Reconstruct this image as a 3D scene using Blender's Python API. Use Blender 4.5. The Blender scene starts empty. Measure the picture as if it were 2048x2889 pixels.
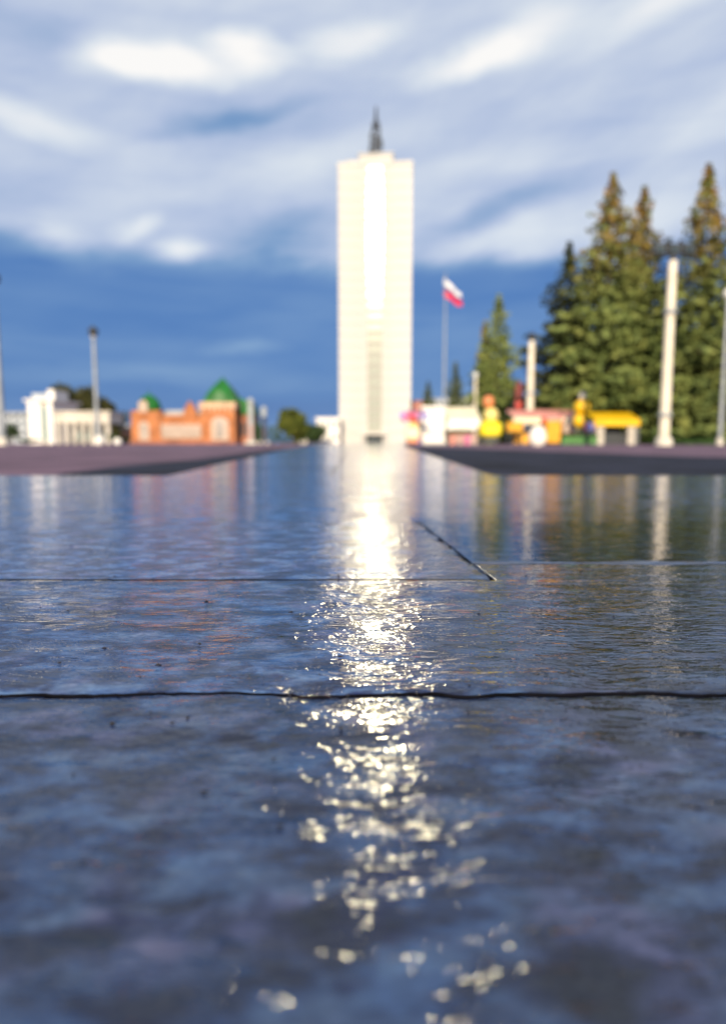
import bpy, math, random
import numpy as np
from mathutils import Vector, Matrix

R = math.radians
PI = math.pi
scene = bpy.context.scene
COL = scene.collection
rng = random.Random(7)

# ------------------------------------------------------------------ camera
F_PX, CX, CY = 1800.0, 1024.0, 1444.5          # focal length and centre in pixels of the 2048 x 2889 photograph
HORIZON = 1250.0
CAM_H = 0.10
PITCH = math.atan((CY - HORIZON) / F_PX)
cam_d = bpy.data.cameras.new('camera')
cam_d.sensor_fit = 'HORIZONTAL'
cam_d.sensor_width = 36.0
cam_d.lens = 36.0 * F_PX / 2048.0
cam_d.clip_start = 0.01
cam_d.clip_end = 3000
cam_d.dof.use_dof = True
cam_d.dof.focus_distance = 0.335
cam_d.dof.aperture_fstop = cam_d.lens / 4.3
cam_o = bpy.data.objects.new('camera', cam_d)
COL.objects.link(cam_o)
cam_o.location = (0, 0, CAM_H)
cam_o.rotation_euler = (PI / 2 - PITCH, 0, 0)
scene.camera = cam_o

# ------------------------------------------------------------------ render settings
scene.view_settings.view_transform = 'Standard'
scene.view_settings.look = 'None'
scene.view_settings.gamma = 1.0
scene.view_settings.use_curve_mapping = False
EXPO = 0.45
scene.view_settings.exposure = EXPO
scene.cycles.use_denoising = True
try:
    scene.cycles.denoiser = 'OPENIMAGEDENOISE'
except Exception:
    pass
scene.cycles.use_adaptive_sampling = False
scene.cycles.sample_clamp_indirect = 60.0
scene.cycles.sample_clamp_direct = 0.0
scene.cycles.caustics_reflective = True
scene.cycles.max_bounces = 6

# ------------------------------------------------------------------ pixel to world helpers
def ray(px, py):
    u, v = (px - CX), (CY - py)
    c, s = math.cos(PITCH), math.sin(PITCH)
    return Vector((u, F_PX * c + v * s, -F_PX * s + v * c))

def at(px, py, Y):
    d = ray(px, py)
    k = Y / d.y
    return Vector((d.x * k, Y, CAM_H + d.z * k))

def gp(px, py, z=0.0):                          # the point where a pixel meets the ground
    d = ray(px, py)
    k = (z - CAM_H) / d.z
    return Vector((d.x * k, d.y * k, z))

def azel(px, py):
    d = ray(px, py).normalized()
    return math.atan2(d.x, d.y), math.asin(d.z)

# ------------------------------------------------------------------ sun
SUN_EL, SUN_AZ = R(17.5), R(6.0)                # behind the camera, a little to the left
sdir = Vector((-math.sin(SUN_AZ) * math.cos(SUN_EL), -math.cos(SUN_AZ) * math.cos(SUN_EL), math.sin(SUN_EL)))
sun_d = bpy.data.lights.new('sun', 'SUN')
sun_d.energy = 4.6
sun_d.angle = R(0.53)
sun_d.color = (1.0, 0.84, 0.62)
sun_o = bpy.data.objects.new('sun', sun_d)
COL.objects.link(sun_o)
sun_o.rotation_euler = sdir.to_track_quat('Z', 'Y').to_euler()
sun_o.location = (0, -20, 30)

# ------------------------------------------------------------------ world: Nishita sky under a broken cloud deck
world = bpy.data.worlds.new('World')
scene.world = world
world.use_nodes = True
wt = world.node_tree
wt.nodes.clear()

class NT:
    def __init__(s, tree):
        s.t = tree
    def n(s, kind, **kw):
        nd = s.t.nodes.new(kind)
        for k, v in kw.items():
            setattr(nd, k, v)
        return nd
    def link(s, a, b):
        s.t.links.new(a, b)
    def put(s, sock, v):
        if isinstance(v, bpy.types.NodeSocket):
            s.link(v, sock)
        else:
            sock.default_value = v
    def math(s, op, a, b=0.0, c=0.0, clamp=False):
        m = s.n('ShaderNodeMath', operation=op, use_clamp=clamp)
        s.put(m.inputs[0], a); s.put(m.inputs[1], b); s.put(m.inputs[2], c)
        return m.outputs[0]
    def smooth(s, x, a, b, lo=0.0, hi=1.0):
        m = s.n('ShaderNodeMapRange', interpolation_type='SMOOTHSTEP')
        s.put(m.inputs['Value'], x)
        s.put(m.inputs['From Min'], a); s.put(m.inputs['From Max'], b)
        s.put(m.inputs['To Min'], lo); s.put(m.inputs['To Max'], hi)
        return m.outputs['Result']
    def noise(s, vec, scale, detail=3.0, rough=0.5, dist=0.0):
        m = s.n('ShaderNodeTexNoise')
        if vec is not None:
            s.link(vec, m.inputs['Vector'])
        m.inputs['Scale'].default_value = scale
        m.inputs['Detail'].default_value = detail
        m.inputs['Roughness'].default_value = rough
        m.inputs['Distortion'].default_value = dist
        return m.outputs['Fac']
    def vscale(s, vec, sc, rot=(0, 0, 0), loc=(0, 0, 0), typ='POINT'):
        m = s.n('ShaderNodeMapping', vector_type=typ)
        s.link(vec, m.inputs['Vector'])
        m.inputs['Scale'].default_value = sc
        m.inputs['Rotation'].default_value = rot
        m.inputs['Location'].default_value = loc
        return m.outputs['Vector']
    def ramp(s, fac, stops, interp='LINEAR'):
        m = s.n('ShaderNodeValToRGB')
        cr = m.color_ramp
        cr.interpolation = interp
        while len(cr.elements) < len(stops):
            cr.elements.new(0.5)
        for e, (p, c) in zip(cr.elements, stops):
            e.position = p
            e.color = (c[0], c[1], c[2], 1.0)
        s.put(m.inputs['Fac'], fac)
        return m.outputs['Color']
    def mix(s, fac, a, b, blend='MIX'):
        m = s.n('ShaderNodeMix', data_type='RGBA', blend_type=blend)
        s.put(m.inputs['Factor'], fac)
        for sock, v in ((m.inputs[6], a), (m.inputs[7], b)):
            if isinstance(v, bpy.types.NodeSocket):
                s.link(v, sock)
            else:
                sock.default_value = (v[0], v[1], v[2], 1.0)
        return m.outputs[2]

w = NT(wt)
SKY_STRENGTH = 0.1
sky = w.n('ShaderNodeTexSky', sky_type='NISHITA', sun_disc=False)
sky.sun_elevation = SUN_EL
sky.sun_rotation = PI + SUN_AZ
sky.air_density = 1.0
sky.dust_density = 0.6
sky.ozone_density = 2.0
tc = w.n('ShaderNodeTexCoord')
dirv = tc.outputs['Generated']
sep = w.n('ShaderNodeSeparateXYZ'); w.link(dirv, sep.inputs[0])
dx, dy, dz = sep.outputs
el = w.math('ARCSINE', dz)
az = w.math('ARCTAN2', dx, dy)
comb = w.n('ShaderNodeCombineXYZ')
w.link(az, comb.inputs[0]); w.link(el, comb.inputs[1])
# streaks: stretched sideways, rising gently to the right
shear = w.n('ShaderNodeCombineXYZ')
w.link(dx, shear.inputs[0]); w.link(dy, shear.inputs[1])
w.link(w.math('SUBTRACT', dz, w.math('MULTIPLY', dx, 0.22)), shear.inputs[2])
big = w.noise(w.vscale(shear.outputs[0], (1.6, 1.6, 5.0)), 1.6, 5.0, 0.55, 0.1)
mid = w.noise(w.vscale(shear.outputs[0], (1.4, 1.4, 3.4), loc=(3.1, 1.7, 0.4)), 4.0, 4.0, 0.5, 0.2)
low = w.noise(w.vscale(dirv, (1.2, 1.2, 9.0), loc=(0.6, 2.2, 5.1)), 2.6, 4.0, 0.5, 0.5)
big_c = w.math('SUBTRACT', big, 0.5)
mid_c = w.math('SUBTRACT', mid, 0.5)
low_c = w.math('SUBTRACT', low, 0.5)
# a dark rain bank lies along the horizon, its ragged edge about sixteen degrees up
edge = w.math('ADD', el, w.math('ADD', w.math('MULTIPLY', mid_c, 0.05), w.math('MULTIPLY', big_c, 0.03)))
deck = w.smooth(edge, R(13.6), R(16.3))
deck2 = w.smooth(el, R(17.0), R(26.0))
bri = w.math('ADD', w.math('MULTIPLY', deck, 0.415), w.math('MULTIPLY', deck2, 0.03))
bri = w.math('ADD', bri, 0.175)
amp = w.math('ADD', w.math('MULTIPLY', deck, 0.24), 0.08)
bri = w.math('ADD', bri, w.math('MULTIPLY', amp, w.math('ADD', w.math('MULTIPLY', big_c, 1.1), w.math('MULTIPLY', mid_c, 1.1))))
bri = w.math('ADD', bri, w.math('MULTIPLY', low_c, 0.22))
# single clouds, each a soft warped puff at its own bearing and height in the sky
warp = w.n('ShaderNodeTexNoise')
w.link(w.vscale(dirv, (1, 1, 1.6)), warp.inputs['Vector'])
warp.inputs['Scale'].default_value = 9.0
warp.inputs['Detail'].default_value = 3.0
wsub = w.n('ShaderNodeVectorMath', operation='SUBTRACT'); w.link(warp.outputs['Color'], wsub.inputs[0]); wsub.inputs[1].default_value = (0.5, 0.5, 0.5)
wsc = w.n('ShaderNodeVectorMath', operation='MULTIPLY'); w.link(wsub.outputs[0], wsc.inputs[0]); wsc.inputs[1].default_value = (0.07, 0.035, 0.0)
wadd = w.n('ShaderNodeVectorMath', operation='ADD'); w.link(comb.outputs[0], wadd.inputs[0]); w.link(wsc.outputs[0], wadd.inputs[1])
PUFFS = [  # px, py, half width, half height, tilt in degrees, strength
    (430, 180, 215, 76, -2, 0.52), (330, 190, 150, 60, 5, 0.25), (540, 170, 140, 60, 0, 0.20), (715, 150, 150, 72, 4, 0.42), (660, 215, 160, 50, 12, 0.16),
    (1000, 112, 200, 70, 8, 0.26), (1300, 180, 220, 62, 12, 0.30), (1450, 120, 260, 80, 12, 0.24), (1850, 10, 380, 90, 10, 0.22),
    (60, 325, 330, 60, -6, 0.24), (640, 332, 280, 44, 14, -0.20), (90, 110, 460, 140, 0, -0.08), (1750, 300, 560, 170, 6, -0.10),
    (560, 70, 320, 50, 0, -0.07), (640, 470, 620, 100, 10, 0.10), (900, 450, 340, 80, 10, 0.10), (1330, 470, 300, 70, 8, 0.12),
    (376, 632, 80, 42, 28, 0.26), (505, 708, 110, 54, 5, 0.30), (165, 670, 110, 80, 0, 0.12),
    (820, 660, 260, 110, 10, -0.20), (1380, 600, 330, 60, 14, -0.22), (1440, 660, 280, 70, 14, 0.12), (1820, 600, 300, 130, 0, 0.18), (1950, 350, 260, 120, 10, 0.06),
    (690, 985, 150, 28, 4, 0.16), (380, 1055, 460, 40, 0, 0.09), (1330, 940, 280, 70, 0, 0.08), (300, 900, 600, 60, 0, -0.04),
    (760, 1140, 460, 60, 0, -0.06), (330, 1190, 460, 50, 0, -0.03)]
for px, py, hw, hh, tilt, st in PUFFS:
    a0, e0 = azel(px, py)
    a1, _ = azel(px + hw, py)
    _, e1 = azel(px, py - hh)
    m = w.n('ShaderNodeMapping', vector_type='TEXTURE')
    w.link(wadd.outputs[0], m.inputs['Vector'])
    m.inputs['Location'].default_value = (a0, e0, 0)
    m.inputs['Rotation'].default_value = (0, 0, R(tilt))
    m.inputs['Scale'].default_value = (max(a1 - a0, 0.01), max(e1 - e0, 0.008), 1)
    ln = w.n('ShaderNodeVectorMath', operation='LENGTH'); w.link(m.outputs[0], ln.inputs[0])
    bri = w.math('ADD', bri, w.smooth(ln.outputs['Value'], 1.2, 0.0, 0.0, st))
ek = 2.0 ** (-EXPO)
def cl(r, g, b):
    return (r * ek, g * ek, b * ek)
cloud = w.ramp(bri, [(0.0, cl(0.040, 0.125, 0.40)), (0.14, cl(0.080, 0.200, 0.49)), (0.34, cl(0.20, 0.34, 0.585)), (0.55, cl(0.475, 0.56, 0.755)),
                     (0.75, cl(0.72, 0.78, 0.86)), (1.0, cl(1.02, 1.0, 0.97))], 'LINEAR')
cl10 = w.n('ShaderNodeVectorMath', operation='SCALE'); w.link(cloud, cl10.inputs[0]); cl10.inputs['Scale'].default_value = 1.0 / SKY_STRENGTH
col = w.mix(0.93, sky.outputs['Color'], cl10.outputs[0])
bg = w.n('ShaderNodeBackground')
w.link(col, bg.inputs['Color'])
bg.inputs['Strength'].default_value = SKY_STRENGTH
wo = w.n('ShaderNodeOutputWorld')
w.link(bg.outputs[0], wo.inputs['Surface'])

# ------------------------------------------------------------------ materials
MATS = {}
def mat(name, color, rough=0.6, var=0.12, vscale=3.0, bump=0.0, bscale=20.0, metal=0.0, spec=0.5, color2=None, trans=0.0):
    if name in MATS:
        return MATS[name]
    m = bpy.data.materials.new(name)
    m.use_nodes = True
    t = NT(m.node_tree)
    b = m.node_tree.nodes['Principled BSDF']
    tcn = t.n('ShaderNodeTexCoord')
    nz = t.noise(tcn.outputs['Object'], vscale, 4.0, 0.55)
    c2 = color2 if color2 else tuple(c * (1 - 2.2 * var) for c in color)
    c1 = tuple(min(c * (1 + var), 0.9) for c in color)
    f = t.smooth(nz, 0.32, 0.68)
    t.link(t.mix(f, c2, c1), b.inputs['Base Color'])
    b.inputs['Roughness'].default_value = rough
    b.inputs['Metallic'].default_value = metal
    b.inputs['Specular IOR Level'].default_value = spec
    if trans:
        b.inputs['Subsurface Weight'].default_value = 0.0
    if bump:
        bn = t.n('ShaderNodeBump')
        bn.inputs['Strength'].default_value = bump
        bn.inputs['Distance'].default_value = 0.02
        t.link(t.noise(tcn.outputs['Object'], bscale, 4.0, 0.6), bn.inputs['Height'])
        t.link(bn.outputs[0], b.inputs['Normal'])
    MATS[name] = m
    return m

M = {}
M['tower'] = mat('tower_panel', (0.545, 0.535, 0.505), 0.7, 0.05, 0.15, 0.1, 3.0)
M['tower_joint'] = mat('tower_joint', (0.50, 0.47, 0.42), 0.8, 0.08, 0.3)
M['spandrel'] = mat('spandrel', (0.36, 0.36, 0.32), 0.6, 0.08, 0.5)
M['brick'] = mat('orange_brick', (0.44, 0.165, 0.062), 0.85, 0.15, 0.6, 0.2, 8)
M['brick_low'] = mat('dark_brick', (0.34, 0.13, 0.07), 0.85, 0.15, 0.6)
M['stone_trim'] = mat('stone_trim', (0.62, 0.40, 0.26), 0.8, 0.08, 0.8)
M['green_roof'] = mat('green_roof_paint', (0.012, 0.13, 0.02), 0.6, 0.15, 0.5, spec=0.3)
M['white'] = mat('white_paint', (0.84, 0.81, 0.75), 0.5, 0.04, 1.0)
M['concrete'] = mat('pale_concrete', (0.60, 0.56, 0.48), 0.85, 0.10, 0.8, 0.2, 6)
M['grey'] = mat('grey_render', (0.36, 0.38, 0.40), 0.85, 0.1, 0.5)
M['metal'] = mat('galvanised_steel', (0.30, 0.33, 0.36), 0.45, 0.1, 2.0)
M['pole'] = mat('cream_pole_paint', (0.74, 0.68, 0.54), 0.5, 0.06, 2.0)
M['dark'] = mat('dark_steel', (0.035, 0.04, 0.045), 0.5, 0.2, 3.0)
M['lamp'] = mat('lamp_glass', (0.75, 0.75, 0.72), 0.2, 0.03, 2.0)
M['glass_dark'] = mat('window_glass', (0.05, 0.07, 0.08), 0.12, 0.2, 1.0)
M['frame_white'] = mat('window_surround', (0.50, 0.38, 0.30), 0.7, 0.06, 1.0)
M['yellow'] = mat('yellow_vinyl', (0.82, 0.66, 0.0), 0.4, 0.05, 2.0)
M['amber'] = mat('amber_canvas', (0.74, 0.36, 0.02), 0.7, 0.1, 2.0)
M['red'] = mat('red_canvas', (0.62, 0.06, 0.04), 0.6, 0.1, 2.0)
M['salmon'] = mat('salmon_canvas', (0.72, 0.30, 0.24), 0.7, 0.1, 2.0)
M['cream'] = mat('cream_canvas', (0.80, 0.72, 0.50), 0.7, 0.05, 2.0)
M['orange'] = mat('orange_vinyl', (0.72, 0.25, 0.09), 0.4, 0.08, 2.0)
M['pink'] = mat('pink_vinyl', (0.75, 0.22, 0.40), 0.35, 0.1, 3.0)
M['violet'] = mat('violet_vinyl', (0.42, 0.34, 0.72), 0.35, 0.1, 3.0)
M['blue'] = mat('blue_vinyl', (0.12, 0.26, 0.62), 0.4, 0.1, 3.0)
M['green_box'] = mat('green_paint', (0.06, 0.20, 0.04), 0.6, 0.15, 3.0)
M['beige'] = mat('beige_canvas', (0.50, 0.46, 0.40), 0.8, 0.08, 2.0)
M['car_beige'] = mat('beige_car_paint', (0.55, 0.43, 0.34), 0.3, 0.04, 1.0)
M['car_silver'] = mat('silver_car_paint', (0.42, 0.45, 0.48), 0.3, 0.04, 1.0)
M['rubber'] = mat('rubber', (0.02, 0.02, 0.022), 0.8, 0.2, 5.0)
M['bark'] = mat('bark', (0.09, 0.06, 0.04), 0.9, 0.25, 4.0)
M['hedge'] = mat('hedge_leaves', (0.05, 0.085, 0.02), 0.7, 0.3, 2.0)
M['brown_roof'] = mat('brown_roof', (0.34, 0.15, 0.10), 0.8, 0.1, 1.0)
M['flag_white'] = mat('flag_white', (0.75, 0.75, 0.76), 0.7, 0.03, 3.0)
M['flag_blue'] = mat('flag_blue', (0.015, 0.03, 0.19), 0.7, 0.05, 3.0)
M['flag_red'] = mat('flag_red', (0.62, 0.02, 0.06), 0.7, 0.05, 3.0)

def foliage(name, a, b, c, sc, top=None):
    m = bpy.data.materials.new(name)
    m.use_nodes = True
    t = NT(m.node_tree)
    bs = m.node_tree.nodes['Principled BSDF']
    tcn = t.n('ShaderNodeTexCoord')
    n1 = t.noise(tcn.outputs['Object'], sc, 3.0, 0.6)
    cc = t.ramp(n1, [(0.30, a), (0.5, b), (0.72, c)])
    if top:                                             # rust-brown cones hang in the upper crown
        sp = t.n('ShaderNodeSeparateXYZ'); t.link(tcn.outputs['Object'], sp.inputs[0])
        n2 = t.noise(tcn.outputs['Object'], sc * 1.7, 2.0, 0.5)
        h = t.smooth(sp.outputs[2], top[0], top[1], 0.0, 1.0)
        f = t.math('MULTIPLY', h, t.smooth(n2, 0.38, 0.60))
        cc = t.mix(f, cc, top[2])
    t.link(cc, bs.inputs['Base Color'])
    bs.inputs['Roughness'].default_value = 0.75
    bs.inputs['Specular IOR Level'].default_value = 0.25
    MATS[name] = m
    return m

# tower glazing: coated glass that throws the low sun back
def glazing():
    m = bpy.data.materials.new('tower_glazing')
    m.use_nodes = True
    t = NT(m.node_tree)
    b = m.node_tree.nodes['Principled BSDF']
    b.inputs['Base Color'].default_value = (0.44, 0.46, 0.38, 1)
    b.inputs['Metallic'].default_value = 0.30
    b.inputs['Roughness'].default_value = 0.12
    tcn = t.n('ShaderNodeTexCoord')
    bn = t.n('ShaderNodeBump')
    bn.inputs['Strength'].default_value = 0.25
    bn.inputs['Distance'].default_value = 0.01
    t.link(t.noise(tcn.outputs['Object'], 1.2, 2.0, 0.5), bn.inputs['Height'])
    t.link(bn.outputs[0], b.inputs['Normal'])
    return m
M['glazing'] = glazing()

def wet_granite(name, bump=1.0, rough_lo=0.05, rough_hi=0.16, tint=1.0, calm=0.30):
    m = bpy.data.materials.new(name)
    m.use_nodes = True
    t = NT(m.node_tree)
    b = m.node_tree.nodes['Principled BSDF']
    P = t.n('ShaderNodeTexCoord').outputs['Object']
    big_n = t.noise(P, 14.0, 4.0, 0.55, 0.4)
    med = t.noise(t.vscale(P, (0.55, 1.0, 1.0)), 70.0, 5.0, 0.62, 0.3)
    fine = t.noise(P, 260.0, 3.0, 0.6)
    hue = t.noise(t.vscale(P, (1, 1, 1), loc=(4.2, 1.1, 0)), 30.0, 3.0, 0.5)
    k = tint
    base = t.ramp(med, [(0.40, (0.003 * k, 0.006 * k, 0.028 * k)), (0.48, (0.017 * k, 0.036 * k, 0.095 * k)), (0.56, (0.048 * k, 0.088 * k, 0.180 * k)), (0.68, (0.095 * k, 0.150 * k, 0.245 * k))])
    warm = t.ramp(hue, [(0.42, (0.75, 0.95, 1.15)), (0.52, (1.0, 1.0, 1.0)), (0.66, (1.40, 0.85, 0.92))])
    base = t.mix(0.9, base, warm, 'MULTIPLY')
    vor = t.n('ShaderNodeTexVoronoi'); t.link(P, vor.inputs['Vector']); vor.inputs['Scale'].default_value = 240.0
    grain = t.ramp(vor.outputs['Distance'], [(0.0, (1.25, 1.22, 1.2)), (0.55, (0.7, 0.72, 0.75))])
    base = t.mix(0.7, base, grain, 'MULTIPLY')
    dark_facets = t.smooth(t.noise(t.vscale(P, (0.5, 1.0, 1.0), loc=(7.7, 2.3, 0)), 62.0, 3.0, 0.5, 0.2), 0.56, 0.66)
    base = t.mix(dark_facets, base, t.mix(1.0, base, (0.10, 0.12, 0.30), 'MULTIPLY'))  # navy spots put into the colour for facets that mirror the dark
    sx = t.n('ShaderNodeSeparateXYZ'); t.link(P, sx.inputs[0])
    wob = t.math('MULTIPLY', t.math('SUBTRACT', t.noise(P, 9.0, 2.0, 0.5), 0.5), 0.25)
    pool = t.math('MULTIPLY', t.smooth(t.math('ADD', sx.outputs[0], wob), -0.01, 0.07), t.math('MULTIPLY', t.smooth(t.math('ADD', sx.outputs[1], wob), 0.17, 0.27), t.smooth(sx.outputs[1], 1.3, 0.7)))
    base = t.mix(pool, base, t.mix(1.0, base, (0.42, 0.42, 0.42), 'MULTIPLY'))
    t.link(base, b.inputs['Base Color'])
    # deeper water lies smooth; damp stone between is a little rougher
    water = t.math('MAXIMUM', t.smooth(big_n, 0.44, 0.62), t.math('MULTIPLY', pool, 0.75))
    t.link(t.smooth(water, 0.0, 1.0, rough_hi, rough_lo), b.inputs['Roughness'])
    b.inputs['IOR'].default_value = 1.75
    b.inputs['Specular IOR Level'].default_value = 0.5
    rip = t.noise(t.vscale(P, (0.38, 1.0, 1.0)), 120.0, 3.0, 0.5, 0.9)
    rip2 = t.noise(t.vscale(P, (0.5, 1.0, 1.0)), 360.0, 2.0, 0.5)
    hsum = t.math('ADD', t.math('MULTIPLY', rip, 1.0), t.math('MULTIPLY', rip2, 0.42))
    bn = t.n('ShaderNodeBump')
    bn.inputs['Distance'].default_value = 0.0019 * bump
    t.link(t.smooth(water, 0.0, 1.0, 1.0, calm), bn.inputs['Strength'])
    t.link(hsum, bn.inputs['Height'])
    t.link(bn.outputs[0], b.inputs['Normal'])
    return m
M['wet_near'] = wet_granite('wet_granite_near', 1.0, 0.02, 0.06, 0.85)
M['wet_mid'] = wet_granite('wet_granite_flooded', 0.45, 0.05, 0.10, 1.4)
M['wet_far'] = wet_granite('wet_granite_path', 0.8, 0.06, 0.11, 2.2)
M['wet_thin'] = wet_granite('thinly_wet_granite', 0.6, 0.06, 0.12, 1.9)
M['wet_b'] = wet_granite('wet_granite_rippled', 1.25, 0.02, 0.06, 1.3)
M['damp'] = wet_granite('damp_granite', 0.8, 0.11, 0.20, 2.0, 0.6)
M['joint'] = mat('joint_dirt_shade', (0.004, 0.004, 0.007), 0.9, 0.3, 60.0, spec=0.1)  # joint dirt, blackened further to stand in for shade in the gaps
M['grit'] = mat('grit', (0.015, 0.013, 0.015), 0.7, 0.3, 300.0)
M['asphalt'] = mat('damp_asphalt', (0.030, 0.034, 0.058), 0.8, 0.3, 2.0, 0.9, 160.0, spec=0.22)
M['paver'] = mat('pink_grey_pavers', (0.20, 0.125, 0.165), 0.9, 0.25, 1.2, 0.8, 90.0, spec=0.2, color2=(0.13, 0.09, 0.115))
M['lawn'] = mat('lawn', (0.045, 0.085, 0.018), 0.9, 0.3, 4.0, 0.8, 30.0, spec=0.1)

# ------------------------------------------------------------------ mesh building
class MB:
    def __init__(s):
        s.v = []; s.f = []; s.smooth = False
    def add(s, vs, fs):
        o = len(s.v)
        s.v += [tuple(p) for p in vs]
        s.f += [tuple(i + o for i in f) for f in fs]
        return s
    def box(s, x0, x1, y0, y1, z0, z1, bev=0.0):
        if bev <= 0:
            vs = [(x0, y0, z0), (x1, y0, z0), (x1, y1, z0), (x0, y1, z0), (x0, y0, z1), (x1, y0, z1), (x1, y1, z1), (x0, y1, z1)]
            return s.add(vs, [(3, 2, 1, 0), (4, 5, 6, 7), (0, 1, 5, 4), (1, 2, 6, 5), (2, 3, 7, 6), (3, 0, 4, 7)])
        b = bev
        prof = [(z0, b), (z0 + b, 0), (z1 - b, 0), (z1, b)]
        vs = []
        for z, i in prof:
            a, c, d, e = x0 + i, x1 - i, y0 + i, y1 - i
            vs += [(a + b, d, z), (c - b, d, z), (c, d + b, z), (c, e - b, z), (c - b, e, z), (a + b, e, z), (a, e - b, z), (a, d + b, z)]
        fs = [tuple(range(7, -1, -1)), tuple(range(24, 32))]
        for k in range(3):
            for j in range(8):
                j2 = (j + 1) % 8
                fs.append((k * 8 + j, k * 8 + j2, k * 8 + 8 + j2, k * 8 + 8 + j))
        return s.add(vs, fs)
    def lathe(s, prof, n=16, cx=0.0, cy=0.0, sx=1.0, sy=1.0):
        vs, fs = [], []
        for r, z in prof:
            for k in range(n):
                a = 2 * PI * k / n
                vs.append((cx + r * math.cos(a) * sx, cy + r * math.sin(a) * sy, z))
        for i in range(len(prof) - 1):
            for k in range(n):
                k2 = (k + 1) % n
                fs.append((i * n + k, i * n + k2, (i + 1) * n + k2, (i + 1) * n + k))
        fs.append(tuple(range(n - 1, -1, -1)))
        fs.append(tuple((len(prof) - 1) * n + k for k in range(n)))
        s.smooth = True
        return s.add(vs, fs)
    def cyl(s, cx, cy, z0, z1, r0, r1=None, n=14):
        r1 = r0 if r1 is None else r1
        return s.lathe([(r0, z0), (r1, z1)], n, cx, cy)
    def ball(s, cx, cy, cz, rx, ry=None, rz=None, n=16, m=10):
        ry = rx if ry is None else ry
        rz = rx if rz is None else rz
        prof = [(max(math.sin(PI * i / m), 0.004), cz - rz * math.cos(PI * i / m)) for i in range(m + 1)]
        return s.lathe(prof, n, cx, cy, rx, ry)
    def tube(s, p, q, r0, r1=None, n=8):
        r1 = r0 if r1 is None else r1
        p, q = Vector(p), Vector(q)
        d = (q - p).normalized()
        a = d.orthogonal().normalized()
        b = d.cross(a)
        vs = []
        for c, r in ((p, r0), (q, r1)):
            for k in range(n):
                t = 2 * PI * k / n
                vs.append(c + a * (r * math.cos(t)) + b * (r * math.sin(t)))
        fs = [(k, (k + 1) % n, n + (k + 1) % n, n + k) for k in range(n)]
        fs += [tuple(range(n - 1, -1, -1)), tuple(range(n, 2 * n))]
        return s.add(vs, fs)
    def prism(s, poly, y0, y1):                       # polygon in x,z extruded along y
        n = len(poly)
        vs = [(x, y0, z) for x, z in poly] + [(x, y1, z) for x, z in poly]
        fs = [tuple(range(n)), tuple(range(2 * n - 1, n - 1, -1))]
        fs += [(k + n, (k + 1) % n + n, (k + 1) % n, k) for k in range(n)]
        return s.add(vs, fs)
    def mesh(s, name):
        me = bpy.data.meshes.new(name)
        me.from_pydata(s.v, [], s.f)
        if s.smooth:
            me.polygons.foreach_set('use_smooth', [len(f) <= 4 for f in s.f])
            try:
                me.set_sharp_from_angle(angle=R(40))
            except Exception:
                pass
        me.update()
        return me
    def build(s, name, material, parent=None, loc=None):
        me = s.mesh(name)
        me.materials.append(material)
        o = bpy.data.objects.new(name, me)
        COL.objects.link(o)
        if parent is not None:
            o.parent = parent
        if loc is not None:
            o.location = loc
        return o

def thing(name, label, cat, loc=(0, 0, 0), rz=0.0, group=None):
    o = bpy.data.objects.new(name, None)
    COL.objects.link(o)
    o.location = loc
    o.rotation_euler = (0, 0, rz)
    o['label'] = label
    o['category'] = cat
    if group:
        o['group'] = group
    return o

def tag(o, label, cat, group=None):
    o['label'] = label; o['category'] = cat
    if group:
        o['group'] = group
    return o

def copy_tree(o, parent=None):
    c = o.copy()
    COL.objects.link(c)
    c.parent = parent
    for ch in list(o.children):
        copy_tree(ch, c)
    return c

def bx(name, m, par, *a, bev=0.0):
    return MB().box(*a, bev=bev).build(name, m, par)

# ------------------------------------------------------------------ ground
GZ = -0.03
def sheet(name, poly, z, material, label=None):
    mb = MB()
    mb.add([(x, y, z) for x, y in poly], [tuple(range(len(poly)))])
    o = mb.build(name, material)
    o['kind'] = 'structure'
    return o

def ground_disc():
    mb = MB()
    vs, fs = [(0, 0, GZ)], []
    n = 64
    rad = [1, 3, 10, 40, 150, 600, 2200]
    for r in rad:
        for k in range(n):
            vs.append((r * math.cos(2 * PI * k / n), r * math.sin(2 * PI * k / n), GZ))
    for k in range(n):
        fs.append((0, 1 + k, 1 + (k + 1) % n))
    for i in range(len(rad) - 1):
        for k in range(n):
            a, b = 1 + i * n + k, 1 + i * n + (k + 1) % n
            fs.append((a, a + n, b + n, b))
    mb.add(vs, fs)
    o = mb.build('ground', M['paver'])
    o['kind'] = 'structure'
ground_disc()

# ---- height field of the wet stone
class Noise2:
    def __init__(s, seed, n=256):
        s.g = np.random.RandomState(seed).rand(n, n).astype(np.float64)
        s.n = n
    def __call__(s, x, y):
        xi = np.floor(x).astype(int); yi = np.floor(y).astype(int)
        fx = x - xi; fy = y - yi
        fx = fx * fx * fx * (fx * (fx * 6 - 15) + 10); fy = fy * fy * fy * (fy * (fy * 6 - 15) + 10)
        n = s.n
        a = s.g[xi % n, yi % n]; b = s.g[(xi + 1) % n, yi % n]
        c = s.g[xi % n, (yi + 1) % n]; d = s.g[(xi + 1) % n, (yi + 1) % n]
        return (a * (1 - fx) + b * fx) * (1 - fy) + (c * (1 - fx) + d * fx) * fy - 0.5
N1, N2, N3, N4, N5 = Noise2(1), Noise2(2), Noise2(3), Noise2(4), Noise2(5)
def sstep(x, a, b):
    t = np.clip((x - a) / (b - a), 0, 1)
    return t * t * (3 - 2 * t)
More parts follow.
